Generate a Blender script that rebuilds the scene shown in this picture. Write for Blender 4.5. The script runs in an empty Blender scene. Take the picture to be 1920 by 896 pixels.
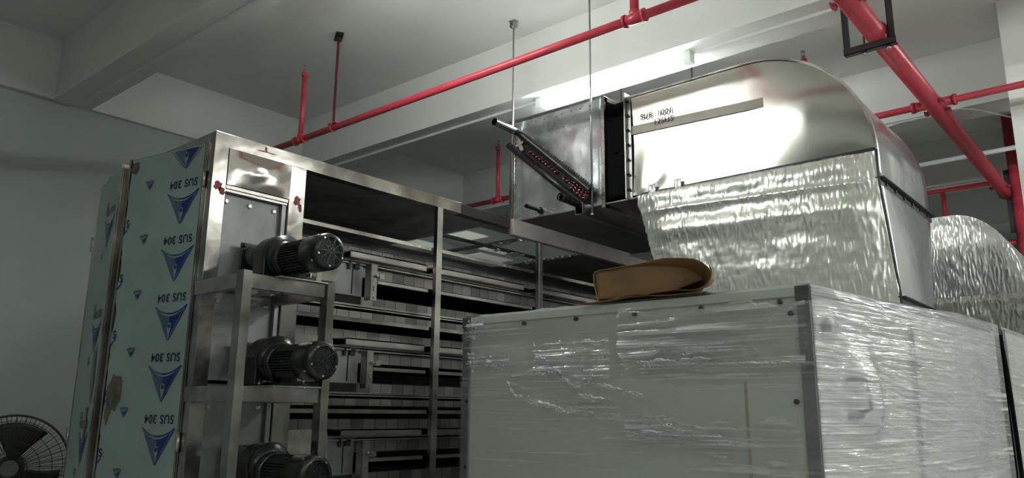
import bpy, bmesh, math, random
from mathutils import Vector, Matrix, noise

C = bpy.context.scene.collection
ZF = 1.5                       # eye height: all builders below use heights relative to the lens, floor = -1.5

# ------------------------------------------------------------------ camera, world, exposure
cd = bpy.data.cameras.new('camera'); cam = bpy.data.objects.new('camera', cd); C.objects.link(cam)
cd.sensor_width = 36; cd.lens = 1460 / 1920 * 36; cd.clip_start = .05; cd.clip_end = 100
def cam_matrix():
    f = 1460.; roll = math.radians(.55); pitch = math.atan(325 / f)
    up = Vector((math.sin(roll) * math.cos(pitch), math.cos(roll) * math.cos(pitch), math.sin(pitch))).normalized()
    vx = 2232.
    vy = 448 + (up[0] * (vx - 960) + up[2] * f) / up[1]
    Y = Vector((vx - 960, -(vy - 448), f)).normalized()
    X = -Y.cross(up)
    if X[0] < 0: X = -X
    M = Matrix(((X[0], X[1], -X[2], 0), (Y[0], Y[1], -Y[2], 0), (up[0], up[1], -up[2], ZF), (0, 0, 0, 1)))
    return M
cam.matrix_world = cam_matrix()
bpy.context.scene.camera = cam
W = bpy.data.worlds.new('world'); bpy.context.scene.world = W; W.use_nodes = True
W.node_tree.nodes['Background'].inputs[0].default_value = (.6, .75, .7, 1)
W.node_tree.nodes['Background'].inputs[1].default_value = .02
vs = bpy.context.scene.view_settings
vs.view_transform = 'Standard'; vs.look = 'None'; vs.gamma = 1; vs.exposure = 1.1
try: vs.use_curve_mapping = False
except Exception: pass
TUBE_EMIT = 75.0
TUBE_COL = (.95, 1.0, .95, 1)
HC, HB = 2.88, 2.38            # ceiling and beam underside above the lens
# fluorescent tubes: (x0, y) under the beams; the first two are the ones seen and mirrored; the rest are unseen fill lamps added for brightness
TUBES = [(-3.48, 4.45), (-3.62, 2.21), (.9, 4.45), (.9, 2.21), (1.3, -2.4), (2.2, -.1), (2.6, 9.1), (.6, 6.8), (3.4, 4.45), (3.4, 2.21)]

# ------------------------------------------------------------------ materials
def newmat(name):
    m = bpy.data.materials.new(name); m.use_nodes = True
    nt = m.node_tree; b = nt.nodes['Principled BSDF']
    return m, nt, b
def nd(nt, t, **k):
    n = nt.nodes.new(t)
    for a, v in k.items(): setattr(n, a, v)
    return n
def mat(name, col, rough=.5, metal=0., var=.12, scale=6., stretch=(1, 1, 1), bump=0., bscale=60., rvar=0., col2=None, spec=None, coat=0.):
    m, nt, b = newmat(name)
    tc = nd(nt, 'ShaderNodeTexCoord'); mp = nd(nt, 'ShaderNodeMapping')
    mp.inputs['Scale'].default_value = stretch
    nt.links.new(tc.outputs['Object'], mp.inputs[0])
    n = nd(nt, 'ShaderNodeTexNoise'); n.inputs['Scale'].default_value = scale; n.inputs['Detail'].default_value = 5
    nt.links.new(mp.outputs[0], n.inputs['Vector'])
    r = nd(nt, 'ShaderNodeValToRGB')
    c2 = col2 if col2 else tuple(max(0, c * (1 - var * 2)) for c in col)
    r.color_ramp.elements[0].position = .35; r.color_ramp.elements[0].color = (*c2, 1)
    r.color_ramp.elements[1].position = .65; r.color_ramp.elements[1].color = (*col, 1)
    nt.links.new(n.outputs[0], r.inputs[0]); nt.links.new(r.outputs[0], b.inputs['Base Color'])
    b.inputs['Roughness'].default_value = rough; b.inputs['Metallic'].default_value = metal
    if spec is not None: b.inputs['Specular IOR Level'].default_value = spec
    if coat: b.inputs['Coat Weight'].default_value = coat
    if rvar:
        mr = nd(nt, 'ShaderNodeMapRange'); mr.inputs[3].default_value = rough - rvar; mr.inputs[4].default_value = rough + rvar
        nt.links.new(n.outputs[0], mr.inputs[0]); nt.links.new(mr.outputs[0], b.inputs['Roughness'])
    if bump:
        n2 = nd(nt, 'ShaderNodeTexNoise'); n2.inputs['Scale'].default_value = bscale; n2.inputs['Detail'].default_value = 4
        nt.links.new(mp.outputs[0], n2.inputs['Vector'])
        bp = nd(nt, 'ShaderNodeBump'); bp.inputs['Strength'].default_value = bump; bp.inputs['Distance'].default_value = .01
        nt.links.new(n2.outputs[0], bp.inputs['Height']); nt.links.new(bp.outputs[0], b.inputs['Normal'])
    return m
M = {}
M['plaster'] = mat('plaster', (.77, .775, .745), .85, var=.04, scale=1.2, bump=.15, bscale=90)
M['wall'] = mat('wall_paint', (.40, .445, .415), .8, var=.05, scale=.8, bump=.12, bscale=60)
M['floor'] = mat('floor_concrete', (.55, .55, .52), .6, var=.1, scale=2)
M['steel'] = mat('stainless_steel', (.56, .52, .49), .19, 1, var=.26, scale=5, bump=.8, bscale=2.5, rvar=.08)
M['cover'] = mat('buckled_stainless', (.56, .52, .49), .14, 1, var=.05, scale=3, bump=1.0, bscale=1.6)
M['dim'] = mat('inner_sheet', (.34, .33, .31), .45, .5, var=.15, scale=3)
M['steel_b'] = mat('brushed_stainless', (.60, .57, .54), .3, 1, var=.24, scale=9, stretch=(1, .3, 1), bump=.1, bscale=10, rvar=.08)
M['steel_d'] = mat('dark_stainless', (.42, .415, .40), .36, .85, var=.2, scale=4, bump=.6, bscale=4)
M['galv'] = mat('galvanised_sheet', (.64, .665, .68), .27, .82, var=.16, scale=7, bump=.2, bscale=3.5, rvar=.1)
M['rail'] = mat('dull_rail', (.46, .42, .42), .4, .5, var=.1, scale=6)
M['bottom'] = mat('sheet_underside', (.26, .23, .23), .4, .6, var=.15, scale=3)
M['elbow'] = mat('polished_duct_steel', (.50, .495, .45), .17, 1, var=.05, scale=2.2, bump=.03, bscale=1.6, rvar=.03)
M['elbow_s'] = mat('duct_side_steel', (.82, .82, .83), .2, .95, var=.06, scale=3, bump=1.0, bscale=2.2)
M['alu'] = mat('aluminium_profile', (.42, .44, .44), .38, .85, var=.1, scale=12)
M['black'] = mat('black_rubber', (.005, .005, .0055), .95, spec=.1, var=.2)
M['void'] = mat('gap_shade_black', (.012, .012, .011), .75, var=.3, scale=30)  # black colour stands in for the shade in the deep deck gaps
M['angle'] = mat('black_painted_angle', (.022, .018, .017), .45, var=.2, scale=20)
M['motor'] = mat('motor_black_paint', (.011, .013, .015), .30, var=.25, scale=30, spec=.6)
M['shaft'] = mat('gear_flange_grey', (.10, .115, .11), .5, .3, var=.2, scale=20)
M['red'] = mat('red_pipe_paint', (.52, .048, .078), .36, var=.1, scale=14, col2=(.44, .038, .062), spec=.5)
M['red_d'] = mat('dark_red_paint', (.16, .03, .035), .45, var=.2, scale=20)
M['redmark'] = mat('red_marker_smear', (.38, .05, .06), .5, var=.3, scale=40)
M['zinc'] = mat('zinc_rod', (.45, .46, .45), .35, .9, var=.1, scale=40)
M['bolt'] = mat('bolt_steel', (.55, .53, .5), .3, 1, var=.1)
M['boltblk'] = mat('black_cap', (.015, .018, .018), .5)
M['plate'] = mat('mill_plate', (.36, .355, .35), .5, .75, var=.12, scale=8, bump=.1, bscale=20)
M['rust'] = mat('stained_plate', (.42, .40, .36), .55, .4, var=.2, scale=14)
M['kraft'] = mat('kraft_paper', (.29, .175, .08), .75, var=.08, scale=5, bump=.2, bscale=12)
M['film_blue'] = mat('protective_film', (.40, .50, .50), .45, .1, var=.07, scale=3.5, bump=.15, bscale=7)
M['film_pat'] = M['film_blue']
M['ink'] = mat('blue_ink', (.012, .035, .21), .5, var=.1)
M['ink2'] = mat('halftone_ink', (.13, .19, .33), .5, var=.3, scale=160)
M['inktext'] = mat('text_ink', (.02, .03, .085), .5)
M['torn'] = mat('torn_metal', (.26, .235, .20), .4, .6, var=.2, scale=20)
M['copper'] = mat('copper_tube', (.50, .22, .20), .35, .9, var=.2, scale=60)
M['headerp'] = mat('dark_header_pipe', (.045, .042, .045), .35, .6, var=.3, scale=20)
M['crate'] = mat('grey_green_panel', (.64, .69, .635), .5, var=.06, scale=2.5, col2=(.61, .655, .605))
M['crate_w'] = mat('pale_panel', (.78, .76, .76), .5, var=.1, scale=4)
M['white'] = mat('white_enamel', (.72, .74, .72), .35, var=.02)
M['strip'] = mat('beige_tape', (.27, .245, .22), .5, .3, var=.08, scale=12)
M['marker'] = mat('marker_ink', (.03, .03, .035), .6)
M['wire'] = mat('grey_cable', (.45, .46, .45), .5)
M['fan'] = mat('fan_wire', (.012, .014, .013), .5)
M['hub'] = mat('fan_hub', (.12, .12, .115), .5)
M['tape'] = mat('foil_tape', (.72, .73, .72), .3, .9, var=.1, scale=30, bump=.6, bscale=60)

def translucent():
    m, nt, b = newmat('translucent_highlight')
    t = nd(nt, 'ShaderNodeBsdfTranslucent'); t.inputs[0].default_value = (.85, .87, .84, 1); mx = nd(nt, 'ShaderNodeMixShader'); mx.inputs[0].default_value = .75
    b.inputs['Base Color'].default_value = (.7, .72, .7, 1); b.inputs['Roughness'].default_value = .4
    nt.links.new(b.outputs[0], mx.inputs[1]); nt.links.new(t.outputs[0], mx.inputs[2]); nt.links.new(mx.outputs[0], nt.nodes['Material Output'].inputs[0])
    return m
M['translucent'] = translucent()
def brick_mat():
    m, nt, b = newmat('conveyor_plates')
    tc = nd(nt, 'ShaderNodeTexCoord'); sp = nd(nt, 'ShaderNodeSeparateXYZ'); cb = nd(nt, 'ShaderNodeCombineXYZ')
    nt.links.new(tc.outputs['Object'], sp.inputs[0])
    nt.links.new(sp.outputs[1], cb.inputs[0]); nt.links.new(sp.outputs[2], cb.inputs[1])
    br = nd(nt, 'ShaderNodeTexBrick'); br.offset = .37
    br.inputs['Scale'].default_value = 1; br.inputs['Brick Width'].default_value = .075; br.inputs['Row Height'].default_value = .21
    br.inputs['Mortar Size'].default_value = .0016; br.inputs['Color1'].default_value = (.50, .47, .45, 1)
    br.inputs['Color2'].default_value = (.22, .21, .205, 1); br.inputs['Mortar'].default_value = (.03, .03, .03, 1)
    nt.links.new(cb.outputs[0], br.inputs['Vector'])
    n = nd(nt, 'ShaderNodeTexNoise'); n.inputs['Scale'].default_value = 7; nt.links.new(tc.outputs['Object'], n.inputs['Vector'])
    mx = nd(nt, 'ShaderNodeMix', data_type='RGBA', blend_type='MULTIPLY'); mx.inputs[0].default_value = .6
    nt.links.new(br.outputs[0], mx.inputs[6]); nt.links.new(n.outputs[0], mx.inputs[7])
    nt.links.new(mx.outputs[2], b.inputs['Base Color'])
    b.inputs['Metallic'].default_value = .7; b.inputs['Roughness'].default_value = .42
    return m
M['brick'] = brick_mat()

def foil_mat(name, ang, strength, rough=.2, col=(.74, .76, .73), dist=.005, metal=1):
    """aluminium foil insulation: dense long creases, a real relief on the foil"""
    m, nt, b = newmat(name)
    tc = nd(nt, 'ShaderNodeTexCoord'); mp = nd(nt, 'ShaderNodeMapping')
    mp.inputs['Rotation'].default_value = (0, ang, 0); mp.inputs['Scale'].default_value = (1, 1, .22)
    nt.links.new(tc.outputs['Object'], mp.inputs[0])
    mp2 = nd(nt, 'ShaderNodeMapping'); mp2.inputs['Rotation'].default_value = (0, -ang * 1.6, 0); mp2.inputs['Scale'].default_value = (1, 1, .3)
    nt.links.new(tc.outputs['Object'], mp2.inputs[0])
    a = nd(nt, 'ShaderNodeTexNoise', noise_type='RIDGED_MULTIFRACTAL'); a.inputs['Scale'].default_value = 44; a.inputs['Detail'].default_value = 3
    nt.links.new(mp.outputs[0], a.inputs['Vector'])
    c = nd(nt, 'ShaderNodeTexNoise', noise_type='RIDGED_MULTIFRACTAL'); c.inputs['Scale'].default_value = 36; c.inputs['Detail'].default_value = 3
    nt.links.new(mp2.outputs[0], c.inputs['Vector'])
    ad = nd(nt, 'ShaderNodeMath', operation='ADD'); nt.links.new(a.outputs[0], ad.inputs[0]); nt.links.new(c.outputs[0], ad.inputs[1])
    bp = nd(nt, 'ShaderNodeBump'); bp.inputs['Strength'].default_value = strength; bp.inputs['Distance'].default_value = dist
    nt.links.new(ad.outputs[0], bp.inputs['Height']); nt.links.new(bp.outputs[0], b.inputs['Normal'])
    b.inputs['Base Color'].default_value = (*col, 1); b.inputs['Metallic'].default_value = metal; b.inputs['Roughness'].default_value = rough
    return m
M['foil'] = foil_mat('crumpled_foil', .30, .9, .33, (.80, .81, .76), .006, .78)
M['foil2'] = foil_mat('crumpled_foil_bright', .22, 1.0, .33, (.97, .98, .96), .009, .72)

def film_mat(name, veil, density, fan, dist, lo=1.62, hi=1.8, p0=.42, p1=.62):
    """clear stretch film: long taut creases (relief + gloss) over a mostly transparent sheet"""
    m, nt, b = newmat(name)
    tc = nd(nt, 'ShaderNodeTexCoord')
    hs = []
    for i, (rot, sc, st) in enumerate(((fan, 15, (.10, .10, 3.2)), (-fan * .6, 25, (.08, .08, 3.6)), (fan * 2.3, 8, (.2, .2, 4.5)))):
        mp = nd(nt, 'ShaderNodeMapping'); mp.inputs['Rotation'].default_value = (rot * .7, rot, 0); mp.inputs['Scale'].default_value = st
        nt.links.new(tc.outputs['Object'], mp.inputs[0])
        n = nd(nt, 'ShaderNodeTexNoise'); n.inputs['Scale'].default_value = sc; n.inputs['Detail'].default_value = 3; n.inputs['Distortion'].default_value = .35
        nt.links.new(mp.outputs[0], n.inputs['Vector']); hs.append(n)
    ad = nd(nt, 'ShaderNodeMath', operation='ADD'); nt.links.new(hs[0].outputs[0], ad.inputs[0]); nt.links.new(hs[1].outputs[0], ad.inputs[1])
    ad2 = nd(nt, 'ShaderNodeMath', operation='ADD'); nt.links.new(ad.outputs[0], ad2.inputs[0]); nt.links.new(hs[2].outputs[0], ad2.inputs[1])
    bp = nd(nt, 'ShaderNodeBump'); bp.inputs['Strength'].default_value = 1.0; bp.inputs['Distance'].default_value = dist
    nt.links.new(ad2.outputs[0], bp.inputs['Height'])
    # where the film is bunched (patches x streaks) it turns milky
    pn = nd(nt, 'ShaderNodeTexNoise'); pn.inputs['Scale'].default_value = 2.6; pn.inputs['Detail'].default_value = 3
    mpp = nd(nt, 'ShaderNodeMapping'); mpp.inputs['Scale'].default_value = (.7, .7, 1.6)
    nt.links.new(tc.outputs['Object'], mpp.inputs[0]); nt.links.new(mpp.outputs[0], pn.inputs['Vector'])
    pr_ = nd(nt, 'ShaderNodeMapRange'); pr_.inputs[1].default_value = p0; pr_.inputs[2].default_value = p1
    nt.links.new(pn.outputs[0], pr_.inputs[0])
    st_ = nd(nt, 'ShaderNodeMapRange'); st_.inputs[1].default_value = lo; st_.inputs[2].default_value = hi
    nt.links.new(ad2.outputs[0], st_.inputs[0])
    mu = nd(nt, 'ShaderNodeMath', operation='MULTIPLY'); nt.links.new(pr_.outputs[0], mu.inputs[0]); nt.links.new(st_.outputs[0], mu.inputs[1])
    mm = nd(nt, 'ShaderNodeMath', operation='MULTIPLY_ADD', use_clamp=True); nt.links.new(mu.outputs[0], mm.inputs[0])
    mm.inputs[1].default_value = density; mm.inputs[2].default_value = veil
    b.inputs['Base Color'].default_value = (.88, .88, .87, 1); b.inputs['Roughness'].default_value = .16
    b.inputs['Specular IOR Level'].default_value = 1.0
    nt.links.new(bp.outputs[0], b.inputs['Normal'])
    gl = nd(nt, 'ShaderNodeBsdfGlossy'); gl.inputs['Roughness'].default_value = .09; nt.links.new(bp.outputs[0], gl.inputs['Normal'])
    tr = nd(nt, 'ShaderNodeBsdfTransparent')
    fr = nd(nt, 'ShaderNodeLayerWeight'); nt.links.new(bp.outputs[0], fr.inputs['Normal'])
    fp_ = nd(nt, 'ShaderNodeMath', operation='POWER'); fp_.inputs[1].default_value = 3.0; nt.links.new(fr.outputs['Facing'], fp_.inputs[0])
    fm = nd(nt, 'ShaderNodeMath', operation='MULTIPLY_ADD', use_clamp=True); fm.inputs[1].default_value = .8; fm.inputs[2].default_value = .05; nt.links.new(fp_.outputs[0], fm.inputs[0])
    m1 = nd(nt, 'ShaderNodeMixShader'); nt.links.new(fm.outputs[0], m1.inputs[0]); nt.links.new(tr.outputs[0], m1.inputs[1]); nt.links.new(gl.outputs[0], m1.inputs[2])
    m2 = nd(nt, 'ShaderNodeMixShader'); nt.links.new(mm.outputs[0], m2.inputs[0]); nt.links.new(m1.outputs[0], m2.inputs[1]); nt.links.new(b.outputs[0], m2.inputs[2])
    nt.links.new(m2.outputs[0], nt.nodes['Material Output'].inputs[0])
    return m
M['filmA'] = film_mat('stretch_film_thin', .03, .5, .05, .0035)
M['filmB'] = film_mat('stretch_film_thick', .36, .85, .10, .009)
M['filmC'] = film_mat('stretch_film_bunched', .03, .75, .06, .011, 1.50, 1.72, .30, .5)
M['filmD'] = film_mat('stretch_film_crumpled', .05, .8, .9, .02, 1.45, 1.65, .3, .5)
M['fold'] = mat('bunched_film', (.62, .66, .64), .2, var=.1, scale=60, bump=.8, bscale=80, spec=.9)

def emit_mat():
    m, nt, b = newmat('lit_tube')
    b.inputs['Base Color'].default_value = (.9, .9, .9, 1)
    b.inputs['Emission Color'].default_value = TUBE_COL; b.inputs['Emission Strength'].default_value = TUBE_EMIT
    return m
M['tube'] = emit_mat()

# ------------------------------------------------------------------ mesh helpers
def box(bm, x0, x1, y0, y1, z0, z1, mi=0):
    v = [bm.verts.new((x, y, z)) for x in (x0, x1) for y in (y0, y1) for z in (z0, z1)]
    for q in ((0, 1, 3, 2), (4, 6, 7, 5), (0, 4, 5, 1), (2, 3, 7, 6), (0, 2, 6, 4), (1, 5, 7, 3)):
        f = bm.faces.new([v[i] for i in q]); f.material_index = mi
def frame_of(d):
    d = d.normalized(); a = Vector((0, 0, 1)) if abs(d.z) < .9 else Vector((1, 0, 0))
    u = d.cross(a).normalized(); return u, d.cross(u).normalized()
def tube(bm, pts, r, n=12, cap=True, mi=0, radii=None):
    pts = [Vector(p) for p in pts]; rings = []
    u = None
    for i, p in enumerate(pts):
        d = (pts[min(i + 1, len(pts) - 1)] - pts[max(i - 1, 0)]).normalized()
        if u is None: u, v = frame_of(d)
        else:
            u = (u - d * u.dot(d)).normalized(); v = d.cross(u).normalized()
        rr = radii[i] if radii else r
        rings.append([bm.verts.new(p + (u * math.cos(2 * math.pi * k / n) + v * math.sin(2 * math.pi * k / n)) * rr) for k in range(n)])
    for a, b in zip(rings, rings[1:]):
        for k in range(n):
            f = bm.faces.new((a[k], a[(k + 1) % n], b[(k + 1) % n], b[k])); f.smooth = True; f.material_index = mi
    if cap:
        for r_ in (rings[0], rings[-1]):
            f = bm.faces.new(r_); f.material_index = mi
def lathe(bm, c, axis, prof, n=24, mi=0, cap=True):
    c = Vector(c); axis = Vector(axis).normalized()
    tube(bm, [c + axis * t for t, r in prof], 0, n, cap, mi, [r for t, r in prof])
def prism(bm, pts, axis, a0, a1, mi=0):
    """pts 2-D polygon; axis 'x','y','z' the extrusion direction"""
    def P(p, a): return {'x': (a, p[0], p[1]), 'y': (p[0], a, p[1]), 'z': (p[0], p[1], a)}[axis]
    A = [bm.verts.new(P(p, a0)) for p in pts]; B = [bm.verts.new(P(p, a1)) for p in pts]; n = len(pts)
    for f in (bm.faces.new(A), bm.faces.new(B[::-1])): f.material_index = mi
    for k in range(n): bm.faces.new((A[k], B[k], B[(k + 1) % n], A[(k + 1) % n])).material_index = mi
def bar(bm, p, q, w, h, mi=0):
    p = Vector(p); q = Vector(q); u, v = frame_of(q - p)
    A = [bm.verts.new(p + u * a * w / 2 + v * b * h / 2) for a, b in ((-1, -1), (1, -1), (1, 1), (-1, 1))]
    B = [bm.verts.new(q + u * a * w / 2 + v * b * h / 2) for a, b in ((-1, -1), (1, -1), (1, 1), (-1, 1))]
    bm.faces.new(A).material_index = mi; bm.faces.new(B[::-1]).material_index = mi
    for k in range(4): bm.faces.new((A[k], B[k], B[(k + 1) % 4], A[(k + 1) % 4])).material_index = mi
def grid(bm, fn, nu, nv, mi=0, smooth=True):
    V = [[bm.verts.new(fn(i / nu, j / nv)) for j in range(nv + 1)] for i in range(nu + 1)]
    for i in range(nu):
        for j in range(nv):
            f = bm.faces.new((V[i][j], V[i + 1][j], V[i + 1][j + 1], V[i][j + 1])); f.smooth = smooth; f.material_index = mi
    return V
def B(): return bmesh.new()
def bx(*a):
    bm = B(); box(bm, *a); return bm
def obj(name, bm, m, parent=None, bevel=0, label=None, solid=0):
    me = bpy.data.meshes.new(name)
    bmesh.ops.recalc_face_normals(bm, faces=bm.faces)
    bmesh.ops.translate(bm, vec=(0, 0, ZF), verts=bm.verts)
    loc = Vector()
    o = None
    if parent is None:
        xs = [v.co.x for v in bm.verts]; ys = [v.co.y for v in bm.verts]; zs = [v.co.z for v in bm.verts]
        loc = Vector(((min(xs) + max(xs)) / 2, (min(ys) + max(ys)) / 2, min(zs)))
        off = loc
    else:
        p = parent
        while p.parent: p = p.parent
        off = p.location.copy()
    bmesh.ops.translate(bm, vec=-off, verts=bm.verts)
    bm.to_mesh(me); bm.free()
    for mm in (m if isinstance(m, (list, tuple)) else [m]): me.materials.append(mm)
    o = bpy.data.objects.new(name, me); C.objects.link(o)
    if parent is None: o.location = loc
    else: o.parent = parent
    if bevel:
        md = o.modifiers.new('bevel', 'BEVEL'); md.width = bevel; md.segments = 2; md.limit_method = 'ANGLE'
    if solid:
        md = o.modifiers.new('solidify', 'SOLIDIFY'); md.thickness = solid
    if label: o['label'] = label
    return o
def tag(o, label, cat, group=None):
    o['label'] = label; o['category'] = cat
    if group: o['group'] = group
    return o
def thing(name, loc, label, cat, group=None):
    o = bpy.data.objects.new(name, None); C.objects.link(o); o.location = (loc[0], loc[1], loc[2] + ZF)
    o.empty_display_size = .1
    return tag(o, label, cat, group)
def struct(name, bm, m, label=None):
    o = obj(name, bm, m); o['kind'] = 'structure'
    if label: o['label'] = label
    return o
def dup(root, d, label=None, skip=()):
    r = root.copy(); C.objects.link(r); r.location = root.location + Vector(d)
    if label: r['label'] = label
    for ch in list(root.children):
        c = ch.copy(); C.objects.link(c); c.parent = r
        for g in ch.children:
            e = g.copy(); C.objects.link(e); e.parent = c
    return r
def fbm(x, y, z=0., o=4):
    return noise.fractal((x, y, z), 1., 2., o, noise_basis='PERLIN_ORIGINAL')

# ------------------------------------------------------------------ the setting
XW = -6.5
struct('floor', bx(XW - .2, 7, -6, 15, -1.7, -1.5), M['floor'])
struct('ceiling', bx(XW - .2, 7, -6, 15, HC, HC + .2), M['plaster'])
struct('wall_left', bx(XW - .3, XW - .04, -6, 15, -1.5, HC), M['wall'])
struct('wall_back', bx(XW - .3, 7, 15, 15.2, -1.5, HC), M['wall'])
struct('wall_right', bx(7, 7.2, -6, 15, -1.5, HC), M['wall'])
struct('wall_front', bx(XW - .3, 7, -6.2, -6, -1.5, HC), M['wall'])
struct('beam_wall', bx(XW - .04, XW, -6, 15, HB, HC), M['plaster'], 'shallow concrete edge beam along the top of the left wall')
BEAMS = [(-2.55, -2.25), (-.25, .05), (2.04, 2.32), (4.33, 4.68), (6.68, 7.0), (8.95, 9.3), (11.3, 11.65)]
for i, (a, b) in enumerate(BEAMS):
    struct('beam', bx(XW, 7, a, b, HB, HC), M['plaster'], 'grey plastered concrete ceiling beam crossing the room')
struct('beam_long', bx(-.66, -.2, 6.5, 15, HB - .02, HC), M['plaster'], 'concrete beam running away along the right side of the room')
struct('column_right', bx(-.66, -.2, 6.05, 6.5, -1.5, HC), M['plaster'], 'pale square concrete column at the right edge')

# surface trunking under each beam and the fluorescent fittings on it
def trunk(x0, x1, y, z=HB, lab=''):
    bm = B(); box(bm, x0, x1, y - .012, y + .012, z - .022, z)
    return tag(obj('cable_trunking', bm, M['white'], bevel=.002), lab, 'trunking')
trunk(-6.45, -3.70, 2.21, lab='thin white cable trunking under the nearest ceiling beam at upper left')
trunk(-6.45, -3.56, 4.47, lab='thin white cable trunking under the middle beam left of the lit tube')
trunk(-2.2, 1.0, 4.47, lab='thin white cable trunking under the middle beam right of the lit tube')
trunk(-2.6, -1.2, 6.72, lab='white cable trunking under the far beam behind the thick red pipe')
trunk(-3.0, -.7, 9.05, lab='white cable trunking on the farthest beam above the second foil duct')
def lamp(x, y, lab):
    t = thing('fluorescent_lamp', (x + .6, y, HB - .075), lab, 'lamp')
    bm = B(); prism(bm, [(y - .03, HB), (y + .03, HB), (y + .02, HB - .035), (y - .02, HB - .035)], 'x', x - .02, x + 1.22)
    obj('housing', bm, M['white'], t)
    for xx in (x - .06, x + 1.205):
        bm = B(); box(bm, xx, xx + .055, y - .035, y + .035, HB - .085, HB); obj('lamp_holder', bm, M['white'], t, .004)
    bm = B(); tube(bm, [(x, y, HB - .058), (x + 1.2, y, HB - .058)], .017, 14); obj('tube', bm, M['tube'], t)
LN = ['lit fluorescent tube lamp under the middle beam above the ducts', 'lit fluorescent tube lamp under the nearest beam above the belt dryer',
      'unseen fluorescent fill lamp added on the middle beam to the far right of the room', 'unseen fluorescent fill lamp added on the nearest beam to the far right of the room',
      'unseen fluorescent fill lamp added on the beam well behind the viewer', 'unseen fluorescent fill lamp added on the beam just behind the viewer',
      'unseen fluorescent fill lamp added on the far beam well beyond the right column', 'unseen fluorescent fill lamp added under the beam right beside the column',
      'unseen fluorescent fill lamp added nearest the right wall on the middle beam', 'unseen fluorescent fill lamp added nearest the right wall on the beam before the middle one']
for (x, y), l in zip(TUBES, LN): lamp(x, y, l)

# ------------------------------------------------------------------ red sprinkler pipes
def sprinkler(parent, x, y, z0, z1, r=.02):
    bm = B(); tube(bm, [(x, y, z0), (x, y, z1 - .07)], r, 14)
    tube(bm, [(x, y, z1 - .075), (x, y, z1 - .045)], r * 1.35, 14); tube(bm, [(x, y, z0), (x, y, z0 + .04)], r * 1.25, 14)
    up = obj('upright_pipe', bm, M['red'], parent)
    bm = B(); tube(bm, [(x, y, z1 - .045), (x, y, z1 - .015)], r * .7, 10)
    for s in (-1, 1): bar(bm, (x + s * r * .6, y, z1 - .02), (x + s * r * .6, y, z1 + .02), .005, .005)
    tube(bm, [(x, y, z1 + .018), (x, y, z1 + .024)], r * .95, 12)
    obj('sprinkler_head', bm, M['zinc'], up)
def coupling(bm, c, axis, r, w=.05):
    lathe(bm, Vector(c) - Vector(axis) * w / 2, axis, [(0, r * 1.02), (0, r * 1.22), (w * .3, r * 1.3), (w * .7, r * 1.3), (w, r * 1.22), (w, r * 1.02)], 20)
def branch(y, z, x0, x1, lab, r=.024, joints=()):
    t = thing('sprinkler_pipe', (x0, y, z), lab, 'pipe')
    bm = B(); tube(bm, [(x0, y, z), (x1, y, z)], r, 18); obj('pipe', bm, M['red'], t)
    for j in joints:
        bm = B(); tube(bm, [(j - .06, y, z), (j + .06, y, z)], r * 1.25, 18)
        for s in (-.06, .06): tube(bm, [(j + s - .008, y, z), (j + s + .008, y, z)], r * 1.5, 18)
        obj('tee', bm, M['red'], t)
    return t
P1 = branch(3.40, 2.115, -6.5, -1.11, 'red sprinkler branch pipe crossing in front of the lit middle beam', .025, (-5.14, -2.03))
sprinkler(P1, -5.137, 3.40, 2.12, 2.735); sprinkler(P1, -2.03, 3.40, 2.12, 2.735, .025)
P2 = branch(5.77, 2.125, -6.5, 3.0, 'red sprinkler branch pipe running behind the ducts through the tee on the main', .024, (-5.115, -1.93))
sprinkler(P2, -5.117, 5.77, 2.125, 2.74); sprinkler(P2, -1.935, 5.77, 2.125, 2.765)
P3 = branch(8.14, 2.115, -3.4, -1.1, 'far red branch pipe meeting the main pipe above the second foil duct', .022)
bm = B(); tube(bm, [(-1.52, 8.14, 2.115), (-1.52, 8.14, 1.2)], .02, 12); obj('drop_pipe', bm, M['red'], P3)
MX, MZ = -1.07, 2.12
t = thing('main_pipe', (MX, 2, MZ), 'thick red fire main pipe running away below the ceiling at the right', 'pipe')
bm = B(); tube(bm, [(MX, -5.9, MZ), (MX, 8.4, MZ), (MX, 8.54, MZ - .03)], .057, 28); obj('pipe', bm, M['red'], t)
for yy in (3.93, 5.77 - .11, 5.77 + .11, 8.3):
    bm = B(); coupling(bm, (MX, yy, MZ), (0, 1, 0), .057, .055)
    cp = obj('coupling', bm, M['red'], t)
    for s in (-1, 1):
        bm = B(); box(bm, MX + s * .070 - .014, MX + s * .070 + .014, yy - .018, yy + .018, MZ - .030, MZ - .008)
        tube(bm, [(MX + s * .075, yy - .045, MZ - .02), (MX + s * .075, yy + .045, MZ - .02)], .007, 8)
        obj('coupling_bolt', bm, M['red'], cp)
bm = B(); tube(bm, [(MX - .13, 5.77, 2.125), (MX + .13, 5.77, 2.125)], .033, 18)
for s in (-1, 1): tube(bm, [(MX + s * .13 - .012, 5.77, 2.125), (MX + s * .13 + .012, 5.77, 2.125)], .04, 18)
obj('tee', bm, M['red'], t)
t = thing('riser_pipe', (-.98, 8.6, -1.5), 'vertical red riser pipe beside the white column at right', 'pipe')
bm = B(); tube(bm, [(-.98, 8.6, -1.49), (-.98, 8.6, HC)], .048, 20); obj('pipe', bm, M['red'], t)
bm = B(); coupling(bm, (-.98, 8.6, 1.6), (0, 0, 1), .048); obj('coupling', bm, M['red'], t)
bm = B(); box(bm, -1.07, -1.03, 8.60, 8.63, 1.72, 2.34); obj('mounting_bar', bm, M['angle'], t)
branch(8.6, 1.62, -2.6, -1.03, 'lowest red branch pipe leaving the vertical riser behind the foil duct', .02)

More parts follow.
